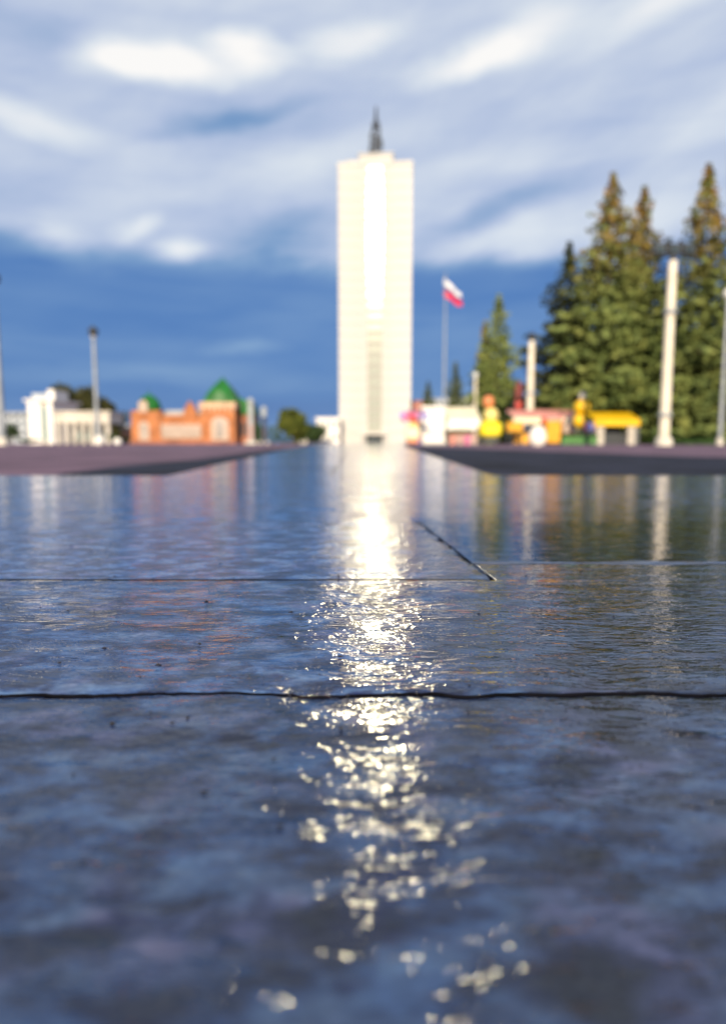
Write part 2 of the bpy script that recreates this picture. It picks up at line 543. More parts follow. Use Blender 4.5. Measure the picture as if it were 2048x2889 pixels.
def stone_height(x, y):
    wet = sstep(N4(x / 0.075 + 3.3, y / 0.06 + 1.7) + 0.5 * N5(x / 0.03, y / 0.03), -0.02, 0.22)   # puddles
    flood = sstep(y, 0.34, 0.56)
    calm = np.clip(np.maximum(0.75 * wet, flood), 0, 1)
    rough = (0.00085 + 0.0015 * sstep(-y, -0.27, -0.19)) * N1(x / 0.052, y / 0.020) + 0.00042 * N2(x / 0.023, y / 0.0085) + 0.00016 * N3(x / 0.009, y / 0.0038)
    swell = 0.00055 * N5(x / 0.11, y / 0.07)
    return rough * (1 - 0.86 * calm) + swell * (1 - 0.7 * flood)

pavement = bpy.data.objects.new('granite_pavement', None)
COL.objects.link(pavement)
pavement['kind'] = 'structure'

def slab(corners, res, material, lift=0.0, drops=(1, 1, 1, 1), depth=0.022, crumb=0.0012, wav=None, edge=0.0006, wear=0.0022):
    """corners: near-left, near-right, far-right, far-left (x, y). drops: near, right, far, left edges worn down."""
    c = [np.array(p, float) for p in corners]
    wid = max(np.linalg.norm(c[1] - c[0]), np.linalg.norm(c[2] - c[3]))
    dep = max(np.linalg.norm(c[3] - c[0]), np.linalg.norm(c[2] - c[1]))
    nx, ny = max(int(wid / res), 2), max(int(dep / res), 2)
    u, v = np.meshgrid(np.linspace(0, 1, nx + 1), np.linspace(0, 1, ny + 1))
    x = (c[0][0] * (1 - u) + c[1][0] * u) * (1 - v) + (c[3][0] * (1 - u) + c[2][0] * u) * v
    y = (c[0][1] * (1 - u) + c[1][1] * u) * (1 - v) + (c[3][1] * (1 - u) + c[2][1] * u) * v
    dn, dr, df, dl = v * dep, (1 - u) * wid, (1 - v) * dep, u * wid
    big = 1e3
    dist = np.minimum(np.minimum(np.where(drops[0], dn, big), np.where(drops[1], dr, big)), np.minimum(np.where(drops[2], df, big), np.where(drops[3], dl, big)))
    z = stone_height(x, y) + lift
    # worn arris, chipped here and there
    chip = 1.0 + 1.6 * np.clip(N2(x / 0.021 + 9, y / 0.021) * 2.2 + 0.2, 0, 1.2)
    z = z - edge * chip * np.exp(-(dist / (wear * chip)) ** 1.3)
    if res >= 0.008:
        z = stone_height(x, y) + lift
        crumb = 0.0
    jit = np.exp(-dist / 0.004) * crumb
    y = y + jit * 1.5 * N4(x / 0.033 + corners[0][1] * 91, y / 0.5)
    y = y + jit * 2 * N3(x / 0.011, y / 0.5) + jit * 1.2 * N1(x / 0.004, y / 0.5)
    x = x + jit * 2 * N3(y / 0.011 + 5, x / 0.5)
    verts = np.stack([x, y, z], -1).reshape(-1, 3)
    idx = np.arange((nx + 1) * (ny + 1)).reshape(ny + 1, nx + 1)
    quads = np.stack([idx[:-1, :-1], idx[:-1, 1:], idx[1:, 1:], idx[1:, :-1]], -1).reshape(-1, 4)
    # skirt
    loop = np.concatenate([idx[0, :], idx[1:, -1], idx[-1, -2::-1], idx[-2:0:-1, 0]])
    low = verts[loop].copy(); low[:, 2] = -depth
    nb = len(verts)
    nl = len(loop)
    verts = np.concatenate([verts, low, verts[loop]])
    li = np.arange(nl); lj = (li + 1) % nl
    topi = (nb + nl + li, nb + nl + lj) if res >= 0.003 else (loop[li], loop[lj])
    sk = np.stack([topi[1], topi[0], nb + li, nb + lj], -1)
    faces = np.concatenate([quads, sk])
    me = bpy.data.meshes.new('slab')
    me.vertices.add(len(verts)); me.vertices.foreach_set('co', verts.ravel())
    me.loops.add(faces.size); me.loops.foreach_set('vertex_index', faces.ravel().astype(np.int32))
    me.polygons.add(len(faces))
    me.polygons.foreach_set('loop_start', np.arange(0, faces.size, 4, dtype=np.int32))
    me.polygons.foreach_set('loop_total', np.full(len(faces), 4, dtype=np.int32))
    sm = np.ones(len(faces), bool); sm[len(quads):] = False
    me.polygons.foreach_set('use_smooth', sm)
    me.update(calc_edges=True)
    
    me.materials.append(material)
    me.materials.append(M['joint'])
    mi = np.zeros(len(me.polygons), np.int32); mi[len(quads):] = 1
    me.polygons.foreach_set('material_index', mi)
    o = bpy.data.objects.new('slab', me)
    COL.objects.link(o)
    o.parent = pavement
    return o

J1 = gp(1024, 1958).y          # the joint that crosses the whole picture
J2 = gp(700, 1640).y           # the second joint
e0 = gp(1392, 1640); e1 = gp(1186, 1478)
J3 = gp(1420, 1592).y
G = 0.0016
W = 0.42
slab([(-W, 0.0), (W, 0.0), (W, J1 - G / 2), (-W, J1 - G / 2)], 0.0013, M['wet_near'], drops=(0, 0, 1, 0))
slab([(-W - 0.2, J1 + G / 2), (W + 0.2, J1 + G / 2), (W + 0.2, J2 - G / 2), (-W - 0.2, J2 - G / 2)], 0.0015, M['wet_b'], lift=0.0006, drops=(1, 0, 0, 0))
FARY = 0.80
kx = (e1.x - e0.x) / (e1.y - e0.y)
xe = e0.x + kx * (FARY - e0.y)
slab([(-0.62, J2 + 0.0042), (e0.x, J2 + 0.0042), (xe, FARY), (-0.95, FARY)], 0.0032, M['damp'], lift=0.0005, drops=(0, 1, 0, 0), edge=0.0007, wear=0.005, crumb=0.003)
slab([(e0.x + 0.0012, J2 - G / 2), (W + 0.2, J2 - G / 2), (W + 0.2, J3), (e0.x + 0.0012 + kx * (J3 - J2), J3)], 0.002, M['wet_b'], lift=0.0006, drops=(0, 0, 1, 0))
slab([(e0.x + 0.0012 + kx * (J3 - J2), J3 + 0.003), (1.1, J3 + 0.003), (1.1, FARY), (xe + 0.002, FARY)], 0.0036, M['wet_mid'], lift=0.0004, drops=(1, 0, 0, 0))
EDGE_Y = gp(200, 1342).y       # where the flooded granite ends
slab([(-1.3, FARY + 0.0012), (1.9, FARY + 0.0012), (2.1, EDGE_Y), (-1.6, EDGE_Y)], 0.008, M['wet_thin'], lift=0.0004)
# the same paving goes on beside and behind the camera
for sx in (-1, 1):
    x0, x1 = (W + 0.004, W + 0.9)
    xs = (x0, x1) if sx > 0 else (-x1, -x0)
    slab([(xs[0], 0.0), (xs[1], 0.0), (xs[1], J1 - G / 2), (xs[0], J1 - G / 2)], 0.02, M['wet_near'])
    x0, x1 = (W + 0.204, W + 1.1)
    xs = (x0, x1) if sx > 0 else (-x1, -x0)
    slab([(xs[0], J1 + G / 2), (xs[1], J1 + G / 2), (xs[1], J2 - G / 2), (xs[0], J2 - G / 2)], 0.02, M['wet_near'])
slab([(-1.53, J2 + G / 2), (-0.624, J2 + G / 2), (-0.954, FARY), (-1.86, FARY)], 0.02, M['wet_mid'])
slab([(0.624, J2 - G / 2 + 0.003), (1.52, J2 - G / 2 + 0.003), (1.52, J3), (0.624, J3)], 0.02, M['wet_mid'])
slab([(1.104, J3 + 0.003), (2.0, J3 + 0.003), (2.0, FARY), (1.104, FARY)], 0.02, M['wet_mid'])
slab([(-3.2, FARY + 0.0012), (-1.304, FARY + 0.0012), (-1.604, EDGE_Y), (-3.5, EDGE_Y)], 0.03, M['wet_mid'])
slab([(1.904, FARY + 0.0012), (3.8, FARY + 0.0012), (4.0, EDGE_Y), (2.104, EDGE_Y)], 0.03, M['wet_mid'])
for k in range(4):
    slab([(-1.8 + 0.9 * k, -0.9), (-0.904 + 0.9 * k, -0.9), (-0.904 + 0.9 * k, -0.004), (-1.8 + 0.9 * k, -0.004)], 0.05, M['wet_near'])

# the granite walk that runs on to the foot of the tower
pl0, pr0 = gp(470, 1342), gp(1392, 1342)
pl1, pr1 = Vector((-2.05, 22.0, 0)), Vector((1.35, 22.0, 0))
def walk_x(y, t):
    k = (y - pl0.y) / (22.0 - pl0.y)
    return (pl0.x + (pl1.x - pl0.x) * k) * (1 - t) + (pr0.x + (pr1.x - pr0.x) * k) * t
ys = [EDGE_Y + 0.004]
while ys[-1] < 9.0:
    ys.append(ys[-1] + 0.62)
for i in range(len(ys) - 1):
    ncol = 2
    for j in range(ncol):
        a, b = ys[i], ys[i + 1] - 0.006
        off = 0.003
        slab([(walk_x(a, j / ncol) + off, a), (walk_x(a, (j + 1) / ncol) - off, a), (walk_x(b, (j + 1) / ncol) - off, b), (walk_x(b, j / ncol) + off, b)],
             0.04, M['wet_far'], lift=0.0002 * ((i * 7 + j * 3) % 4), depth=0.028)
walk = sheet('granite_walk', [(walk_x(ys[-1], 0), ys[-1]), (walk_x(ys[-1], 1), ys[-1]), (1.35, 22), (4.2, 60), (6.5, 176), (-1.2, 176), (-4.2, 60), (-2.05, 22)], 0.0, M['wet_far'])
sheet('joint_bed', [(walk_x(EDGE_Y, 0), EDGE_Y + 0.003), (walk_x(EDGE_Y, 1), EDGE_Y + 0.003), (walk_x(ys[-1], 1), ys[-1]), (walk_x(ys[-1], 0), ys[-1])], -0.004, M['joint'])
# darker asphalt on both sides of the walk
sheet('asphalt_strip', [(pr0.x, EDGE_Y + 0.004), (9, EDGE_Y + 0.004), (9, 2.75), (4.5, 3.3), (3.0, 6), (walk_x(21.9, 1) + 0.5, 26), (walk_x(21.9, 1), 21.9)], -0.024, M['asphalt'])
a_pts = [gp(470, 1342, -0.024), gp(870, 1262, -0.024), gp(760, 1268, -0.024), gp(560, 1296, -0.024), gp(330, 1316, -0.024), gp(150, 1338, -0.024)]
sheet('asphalt_strip', [(p.x, p.y) for p in reversed(a_pts)], -0.024, M['asphalt'])
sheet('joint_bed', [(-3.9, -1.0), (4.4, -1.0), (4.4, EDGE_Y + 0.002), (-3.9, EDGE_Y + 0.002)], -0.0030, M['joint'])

# grit washed onto the slabs
def grit():
    mb = MB()
    rr = random.Random(5)
    for k in range(150):
        y = rr.uniform(0.14, 0.62)
        x = rr.gauss(-0.05, 0.09) if rr.random() < 0.7 else rr.uniform(-0.16, 0.16)
        x *= y / 0.28
        r = rr.choice((0.0003, 0.00035, 0.0004, 0.0005, 0.0008)) * rr.uniform(0.8, 1.2)
        z = float(stone_height(np.array([x]), np.array([y]))[0]) + 0.0004
        vs = []
        for i, (a, b, c) in enumerate(((1, 0, 0), (-1, 0, 0), (0, 1, 0), (0, -1, 0), (0, 0, 1), (0, 0, -1))):
            q = r * rr.uniform(0.7, 1.5)
            vs.append((x + a * q * 1.5, y + b * q, z + c * q * 0.7 + r * 0.3))
        mb.add(vs, [(0, 2, 4), (2, 1, 4), (1, 3, 4), (3, 0, 4), (2, 0, 5), (1, 2, 5), (3, 1, 5), (0, 3, 5)])
    o = mb.build('grit', M['grit'])
    o['kind'] = 'stuff'
    tag(o, 'tiny dark grains of grit washed onto the wet granite slabs', 'grit')
grit()

# ------------------------------------------------------------------ tower
TY = 190.0
def tower():
    xl, xr = at(955, 900, TY).x, at(1160, 900, TY).x
    cx, hw = (xl + xr) / 2, (xr - xl) / 2
    top = at(1057, 462, TY).z
    H = top - GZ
    t = thing('tower_block', 'tall cream-white tower block with a glazed strip flashing in the sun', 'tower', (cx, TY, GZ), R(-3.6))
    D = 2 * hw
    nfl = 24
    base_h = 3.4
    fh = (H - base_h) / nfl
    sw = at(1079, 900, TY).x - at(1037, 900, TY).x      # glazed strip width
    sh = sw / 2
    # core
    core = bx('core', M['tower_joint'], t, -hw + 0.25, hw - 0.25, 0.25, D - 0.25, 0, H - 0.3)
    panel_l = MB().box(-hw, -sh - 0.25, 0.0, 0.4, 0.04, fh - 0.04).mesh('panel')
    panel_r = MB().box(sh + 0.25, hw, 0.0, 0.4, 0.04, fh - 0.04).mesh('panel')
    side_l = MB().box(-hw, -hw + 0.4, 0.42, D, 0.04, fh - 0.04).mesh('side_panel')
    side_r = MB().box(hw - 0.4, hw, 0.42, D, 0.04, fh - 0.04).mesh('side_panel')
    back = MB().box(-hw + 0.42, hw - 0.42, D - 0.4, D, 0.04, fh - 0.04).mesh('back_panel')
    pane = MB().box(-sh + 0.12, sh - 0.12, 0.10, 0.2, 0.95, fh - 0.12).mesh('pane')
    span = MB().box(-sh, sh, 0.02, 0.24, -0.1, 0.86).mesh('spandrel')
    for me, m in ((panel_l, 'tower'), (panel_r, 'tower'), (side_l, 'tower'), (side_r, 'tower'), (back, 'tower'), (pane, 'glazing'), (span, 'spandrel')):
        me.materials.append(M[m])
    rr = random.Random(3)
    for k in range(nfl):
        z = base_h + k * fh
        for me, nm in ((panel_l, 'panel'), (panel_r, 'panel'), (side_l, 'side_panel'), (side_r, 'side_panel'), (back, 'back_panel'), (span, 'spandrel'), (pane, 'pane')):
            o = bpy.data.objects.new(nm, me)
            COL.objects.link(o)
            o.parent = t
            o.location = (0, 0, z)
            if nm == 'pane':
                o.location.z = z + 0.0
                o.rotation_euler = (R(rr.uniform(-0.4, 0.4)), 0, R(rr.uniform(-0.25, 0.25)))
    # base storey with the entrance
    bx('base', M['tower'], t, -hw, -2.6, 0.0, 0.4, 0, base_h - 0.05)
    bx('base', M['tower'], t, 2.6, hw, 0.0, 0.4, 0, base_h - 0.05)
    bx('entrance_canopy', M['white'], t, -3.4, 3.4, -2.2, 0.0, 2.7, 3.05)
    for k in range(4):
        dr = bx('door', M['glass_dark'], t, -2.4 + 1.2 * k, -1.28 + 1.2 * k, 0.08, 0.16, 0.0, 2.5)
        bx('handle', M['metal'], dr, -1.42 + 1.2 * k, -1.36 + 1.2 * k, 0.02, 0.07, 0.9, 1.4)
    for s in (-1, 1):
        MB().cyl(3.1 * s, -1.9, 0, 2.7, 0.12).build('canopy_post', M['metal'], t)
    # pilasters that frame the glazed strip
    for s in (-1, 1):
        a, b = sorted((s * (sh + 0.02), s * (sh + 0.24)))
        bx('pilaster', M['tower'], t, a, b, -0.12, 0.3, base_h, H)
    # roof
    bx('parapet', M['tower'], t, -hw - 0.15, hw + 0.15, -0.15, D + 0.15, H - 0.3, H + 0.7)
    px0, px1 = at(1012, 440, TY).x - cx, at(1108, 440, TY).x - cx
    h2 = at(1057, 428, TY).z - GZ
    bx('roof_storey', M['tower'], t, px0, px1, 1.5, D - 4, H + 0.7, h2)
    bx('roof_cornice', M['tower'], t, px0 - 0.3, px1 + 0.3, 1.2, D - 3.7, h2, h2 + 0.4)
    bx('lift_housing', M['concrete'], t, -hw + 2, -hw + 5.5, 3, 8, H + 0.7, H + 2.4)
    # railing posts
    for k in range(9):
        xx = -hw + 0.6 + k * (2 * hw - 1.2) / 8
        MB().cyl(xx, 0.3, H + 0.7, H + 1.7, 0.05, n=6).build('railing_post', M['metal'], t)
    # masts
    zt = at(1057, 268, TY).z - GZ
    mast = MB()
    def lattice(mb, cx_, cy_, z0, z1, w0, w1, steps):
        cs = [(-1, -1), (1, -1), (1, 1), (-1, 1)]
        for i in range(4):
            a, b = cs[i], cs[(i + 1) % 4]
            mb.tube((cx_ + a[0] * w0, cy_ + a[1] * w0, z0), (cx_ + a[0] * w1, cy_ + a[1] * w1, z1), 0.24, 0.16, 6)
            for s_ in range(steps):
                t0, t1 = s_ / steps, (s_ + 1) / steps
                wa, wb = w0 + (w1 - w0) * t0, w0 + (w1 - w0) * t1
                za, zb = z0 + (z1 - z0) * t0, z0 + (z1 - z0) * t1
                mb.tube((cx_ + a[0] * wa, cy_ + a[1] * wa, za), (cx_ + b[0] * wb, cy_ + b[1] * wb, zb), 0.13, 0.12, 5)
    ax = at(1058, 350, TY).x - cx
    lattice(mast, ax, 6, h2 + 0.4, h2 + (zt - h2) * 0.70, 1.5, 0.9, 7)
    mo = mast.build('mast', M['dark'], t)
    MB().cyl(ax, 6, h2 + (zt - h2) * 0.60, zt, 0.7, 0.25, 8).build('mast_tip', M['dark'], t)
    for k, (ox, oz, r) in enumerate(((-1.5, 0.16, 0.55), (1.4, 0.30, 0.6), (-1.2, 0.42, 0.45), (1.0, 0.52, 0.4), (0.0, 0.24, 0.8), (0.1, 0.36, 0.7))):
        MB().cyl(ax + ox, 5.0, h2 + (zt - h2) * oz - 1.3, h2 + (zt - h2) * oz + 1.3, r * 0.8, n=10).build('antenna', M['dark'], t)
    for ox, hh in ((-2.0, 0.55), (1.9, 0.40), (-4.3, 0.16), (4.2, 0.14)):
        MB().cyl(ax + ox, 7, h2, h2 + (zt - h2) * hh, 0.10, 0.05, 6).build('whip_aerial', M['dark'], t)
    return t
tower()

# ------------------------------------------------------------------ buildings on the left
def span_x(p0, p1, Y, py=1200):
    a, b = at(p0, py, Y).x, at(p1, py, Y).x
    return (a + b) / 2, (b - a) / 2

def arch_window(par, x, z0, wdt, hgt, y, surround=0.25):
    """white surround standing proud of the wall, with dark glass and a sill"""
    n = 8
    def outline(hw, z0_, z1_):
        pts = [(-hw, z0_), (hw, z0_), (hw, z1_)]
        for k in range(1, n):
            a = PI * k / n
            pts.append((hw * math.cos(a), z1_ + hw * 0.7 * math.sin(a)))
        pts.append((-hw, z1_))
        return [(x + px_, pz_) for px_, pz_ in pts]
    f = MB().prism(outline(wdt / 2 + surround, z0 - surround * 0.5, z0 + hgt * 0.75), y - 0.14, y + 0.02).build('window', M['frame_white'], par)
    MB().prism(outline(wdt / 2 * 0.62, z0, z0 + hgt * 0.75), y - 0.17, y - 0.10).build('pane', M['glass_pale'], f)
    bx('sill', M['frame_white'], f, x - wdt / 2 - surround - 0.1, x + wdt / 2 + surround + 0.1, y - 0.3, y - 0.1, z0 - surround * 0.5 - 0.22, z0 - surround * 0.5 - 0.02)
    return f
M['glass_pale'] = mat('curtained_glass', (0.34, 0.30, 0.27), 0.25, 0.15, 0.8)

def brick_house():
    Y = 125.0
    cx, hw = span_x(366, 664, Y)
    z = lambda py: at(500, py, Y).z - GZ
    t = thing('brick_house', 'orange brick house with green domed turret and green pointed roof', 'building', (cx, Y, GZ))
    X = lambda px: at(px, 1200, Y).x - cx
    wm, wr = X(455), X(568)
    ze_l, ze_m, ze_r = z(1158), z(1172), z(1150)
    bx('wall', M['brick'], t, X(372), wm, -0.3, 12, 0, ze_l)
    bx('wall', M['brick'], t, wm, wr, 0.0, 12, 0, ze_m)
    bx('wall', M['brick'], t, wr, X(664), -0.5, 12, 0, ze_r)
    bx('plinth', M['brick_low'], t, X(368), X(667), -0.7, -0.5, 0, 0.7)
    bx('cornice', M['brick'], t, wm + 0.02, wr - 0.02, -0.25, 0.0, ze_m - 0.5, ze_m + 0.1)
    bx('cornice', M['stone_trim'], t, wr - 0.2, X(664) + 0.2, -0.85, 11.5, ze_r - 0.1, ze_r + 1.0)
    for k in range(7):
        xx = wr + 0.3 + k * (X(664) - wr - 0.6) / 6
        bx('bracket', M['stone_trim'], t, xx - 0.16, xx + 0.16, -0.75, -0.5, ze_r - 0.85, ze_r - 0.12)
    # parapet pieces and the little gable in the middle
    gx = X(537)
    MB().prism([(gx - 1.3, ze_m + 0.1), (gx + 1.3, ze_m + 0.1), (gx + 0.9, ze_m + 1.6), (gx, ze_m + 2.9), (gx - 0.9, ze_m + 1.6)], -0.1, 0.5).build('gable', M['brick'], t)
    MB().prism([(wm, ze_m + 0.12), (wr, ze_m + 0.12), (wr - 0.5, ze_m + 1.1), (wm + 0.5, ze_m + 1.1)], 1.5, 11).build('roof', M['grey'], t)
    # windows
    arch_window(t, X(408), z(1237), 1.5, z(1187) - z(1237), -0.3)
    for k in range(6):
        arch_window(t, X(461 + k * 19.4), z(1232), 0.85, z(1192) - z(1232), 0.0, 0.2)
    arch_window(t, X(622), z(1236), 2.6, z(1178) - z(1236), -0.5, 0.4)
    # turret dome
    dx_, dr_ = X(414), (X(446) - X(383)) / 2
    zb = ze_l
    prof = [(dr_, zb), (dr_ * 1.05, zb + 0.6), (dr_ * 0.98, zb + 1.4), (dr_ * 0.72, zb + 2.4), (dr_ * 0.38, zb + 3.0), (0.15, zb + 3.3)]
    dome = MB().lathe(prof, 16, dx_, 2.0).build('dome', M['green_roof'], t)
    MB().cyl(dx_, 2.0, zb + 3.3, zb + 4.4, 0.12, 0.03, 8).build('finial', M['green_roof'], dome)
    dm = MB().prism([(X(395), zb - 0.3), (X(420), zb - 0.3), (X(420), zb + 1.3), (X(414), zb + 1.9), (X(401), zb + 1.9), (X(395), zb + 1.3)], -0.6, 0.4).build('dormer', M['frame_white'], dome)
    # pointed roof over the right bay
    sx0, sx1 = X(580), X(664)
    sc_, sr_ = (sx0 + sx1) / 2, (sx1 - sx0) / 2
    zr = ze_r + 1.0
    zs = z(1066)
    H = zs - zr
    prof = [(sr_ * 1.42, zr), (sr_ * 1.36, zr + H * 0.14), (sr_ * 1.12, zr + H * 0.40), (sr_ * 0.74, zr + H * 0.66), (sr_ * 0.30, zr + H * 0.92), (0.05, zr + H * 1.08)]
    mb = MB()
    vs = []
    for r, zz in prof:
        for k in range(4):
            a = PI / 4 + PI / 2 * k
            vs.append((sc_ + r * 1.0 * math.cos(a) * 1.1, 3.0 + r * math.sin(a) * 1.1, zz))
    fs = [(i * 4 + k, i * 4 + (k + 1) % 4, i * 4 + 4 + (k + 1) % 4, i * 4 + 4 + k) for i in range(5) for k in range(4)] + [(20, 21, 22, 23), (3, 2, 1, 0)]
    mb.add(vs, fs)
    sp = mb.build('pointed_roof', M['green_roof'], t)
    MB().cyl(sc_, 3.0, zs - 0.1, zs + 1.0, 0.08, 0.02, 6).build('finial', M['green_roof'], sp)
    MB().prism([(sc_ - 1.1, zr), (sc_ + 1.1, zr), (sc_ + 1.1, zr + 1.2), (sc_, zr + 2.4), (sc_ - 1.1, zr + 1.2)], -0.4, 2.4).build('dormer', M['green_pale'], sp)
    # side wing, its lack of sun put into the colour by darker brick
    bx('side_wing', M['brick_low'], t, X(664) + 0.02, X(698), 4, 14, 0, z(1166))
    MB().prism([(X(660), z(1166)), (X(702), z(1166)), (X(690), z(1128)), (X(660), z(1115))], 3.8, 14.2).build('wing_roof', M['green_roof'], t)
    for k in range(2):
        bx('wing_window', M['glass_dark'], t, X(671 + 13 * k), X(678 + 13 * k), 3.92, 4.02, z(1230), z(1190))
    return t
M['green_pale'] = mat('weathered_green_paint', (0.06, 0.19, 0.06), 0.6, 0.12, 0.8)
brick_house()

def pale_tower_house():
    Y = 112.0
    cx, hw = span_x(80, 150, Y)
    z = lambda py: at(100, py, Y).z - GZ
    X = lambda px: at(px, 1200, Y).x - cx
    t = thing('white_stair_house', 'white building with a tall glazed stair strip and roof slab beside the colonnade', 'building', (cx, Y, GZ))
    bx('wall', M['white'], t, -hw, X(118), 0, 10, 0, z(1132))
    bx('wall', M['white'], t, X(134), hw, 0, 10, 0, z(1132))
    bx('stair_recess', M['concrete'], t, X(118), X(134), 0.4, 10, 0, z(1135))
    for k in range(5):
        zz = 0.6 + k * (z(1145) - 0.6) / 5
        bx('window', M['glass_teal'], t, X(119), X(133), 0.28, 0.4, zz, zz + (z(1145) - 0.6) / 5 - 0.25)
    bx('roof_slab', M['white'], t, -hw - 0.4, hw + 0.5, -0.5, 10.5, z(1132), z(1126))
    bx('roof_box', M['grey_pale'], t, X(86), X(134), 1.0, 8, z(1126), z(1108))
    bx('roof_tower', M['white'], t, X(134), X(152), 0.6, 6, z(1126), z(1098))
    return t
M['glass_teal'] = mat('teal_glass', (0.16, 0.30, 0.30), 0.2, 0.15, 0.6)
M['grey_pale'] = mat('pale_grey_render', (0.46, 0.50, 0.54), 0.8, 0.1, 0.5)
pale_tower_house()

def colonnade():
    Y = 100.0
    cx, hw = span_x(158, 313, Y)
    z = lambda py: at(230, py, Y).z - GZ
    t = thing('colonnade', 'pale concrete colonnade with a long flat beam on square columns', 'colonnade', (cx, Y, GZ))
    bx('beam', M['concrete'], t, -hw, hw, -0.5, 5.0, z(1193), z(1166))
    bx('beam_cap', M['concrete'], t, -hw - 0.25, hw + 0.25, -0.75, 5.2, z(1166), z(1160))
    for k in range(7):
        xx = -hw + 0.45 + k * (2 * hw - 0.9) / 6
        bx('column', M['concrete'], t, xx - 0.28, xx + 0.28, -0.3, 0.3, 0, z(1193))
    bx('back_wall', M['glass_dark'], t, -hw + 0.3, hw - 2.6, 4.4, 4.8, 0, z(1193))  # dark surface stands in for the shade inside the colonnade
    for k in range(4):
        xx = -hw + 1.6 + k * 1.35
        bx('window', M['glass_teal'], t, xx - 0.42, xx + 0.42, 4.3, 4.39, 0.8, z(1205))
    return t
colonnade()

def flat_block(name, label, p0, p1, ptop, Y, wallm, depth=10, rows=3, cols=4, roof=None, roofm='grey', win='glass_dark'):
    cx, hw = span_x(p0, p1, Y)
    H = at((p0 + p1) / 2, ptop, Y).z - GZ
    t = thing(name, label, 'building', (cx, Y, GZ))
    bx('wall', M[wallm], t, -hw, hw, 0, depth, 0, H)
    fh = H / rows
    me = MB().box(-0.3 * (2 * hw / cols), 0.3 * (2 * hw / cols), -0.06, 0.02, fh * 0.3, fh * 0.82).mesh('window')
    me.materials.append(M[win])
    for r in range(rows):
        for c in range(cols):
            o = bpy.data.objects.new('window', me); COL.objects.link(o); o.parent = t
            o.location = (-hw + (c + 0.5) * 2 * hw / cols, 0, r * fh)
    if roof == 'pitch':
        MB().prism([(-hw - 0.4, H), (hw + 0.4, H), (hw * 0.7, H + hw * 0.35), (-hw * 0.7, H + hw * 0.35)], -0.4, depth + 0.4).build('roof', M[roofm], t)
    else:
        bx('roof', M[roofm], t, -hw - 0.35, hw + 0.35, -0.4, depth + 0.4, H, H + 0.45)
    return t
flat_block('grey_block', 'pale blue-grey block of flats left of the white stair house', -30, 84, 1166, 210, 'grey_pale', 12, 4, 5)
flat_block('low_brick_house', 'low reddish brick house between the colonnade and the domed house', 306, 372, 1208, 150, 'brick_low', 8, 2, 4, 'pitch', 'grey', 'frame_white')
flat_block('low_white_annex', 'low white annex with overhanging flat roof at the foot of the tower', 893, 958, 1182, 182, 'white', 12, 2, 4, None, 'white', 'spandrel')
flat_block('red_roofed_house', 'distant house with brown-red pitched roof just right of the tower', 1150, 1205, 1140, 230, 'salmon', 10, 2, 3, 'pitch', 'brown_roof')
flat_block('grey_long_house', 'long pale grey house half hidden behind the white stalls', 1215, 1350, 1128, 205, 'grey_pale', 12, 3, 8)
flat_block('pale_far_block', 'pale house glimpsed behind the spruces and the lawn', 1880, 2160, 1172, 150, 'grey_pale', 12, 2, 9)
flat_block('low_pale_wall_house', 'low pale outbuilding left of the white annex', 846, 896, 1236, 178, 'concrete', 6, 1, 3)

# ------------------------------------------------------------------ lamp posts, poles
def lamp_post(px_top, px_base, py_top, Y, r0, r1, label, material='pole', head='bar', group='lamp posts round the square', sleeve=None, foot=None):
    b = at(px_base, 1252, Y)
    tp = at(px_base, py_top, Y).z
    H = tp - GZ
    t = thing('lamp_post', label, 'lamp post', (b.x, Y, GZ), 0, group)
    MB().lathe([(r0, 0), (r0, H * 0.12), ((r0 + r1) / 2, H * 0.5), (r1, H)], 14).build('shaft', M[material], t)
    MB().lathe([(r0 * 1.7, 0), (r0 * 1.7, 0.25), (r0 * 1.3, 0.45), (r0 * 1.02, 0.5)], 14).build('base', M['concrete'], t)
    if sleeve:
        for zz in sleeve:
            MB().lathe([(r0 * 1.05, H * zz - 0.12), (r0 * 1.35, H * zz - 0.06), (r0 * 1.35, H * zz + 0.06), (r0 * 1.05, H * zz + 0.12)], 14).build('collar', M['metal'], t)
    if head == 'bar':                                   # floodlights on a crossbar
        MB().tube((-1.1, 0, H + 0.25), (1.1, 0, H + 0.25), 0.05, 0.05, 8).build('crossbar', M['dark'], t)
        MB().cyl(0, 0, H, H + 0.28, r1 * 0.8, r1 * 0.6, 10).build('cap', M['dark'], t)
        for s in (-0.75, 0.0, 0.75):
            fl = MB().box(s - 0.34, s + 0.34, -0.14, 0.14, H + 0.34, H + 0.86, bev=0.03).build('floodlight', M['dark'], t)
            bx('lens', M['glass_dark'], fl, s - 0.22, s + 0.22, -0.165, -0.142, H + 0.40, H + 0.72)
    elif head == 'lantern':
        hd = MB().lathe([(0.14, H), (0.34, H + 0.12), (0.40, H + 0.5), (0.22, H + 0.72), (0.05, H + 0.82)], 12).build('lantern', M['dark'], t)
        MB().lathe([(0.20, H - 0.12), (0.24, H - 0.02)], 12).build('lens', M['lamp'], hd)
    elif head == 'globe':
        MB().cyl(0, 0, H, H + 0.12, r1 * 1.4, r1 * 1.2, 10).build('cap', M['metal'], t)
        MB().ball(0, 0, H + 0.42, 0.34).build('globe', M['lamp'], t)
    return t
lamp_post(1897, 1872, 736, 34.0, 0.26, 0.21, 'thick cream pole with floodlight crossbar before the right-hand spruce', 'pole', 'bar', sleeve=(0.73, 0.17))
lamp_post(1492, 1492, 962, 60.0, 0.36, 0.26, 'pale lamp post with dark lantern rising behind the red and cream stall', 'pole', 'lantern', sleeve=(0.5,))
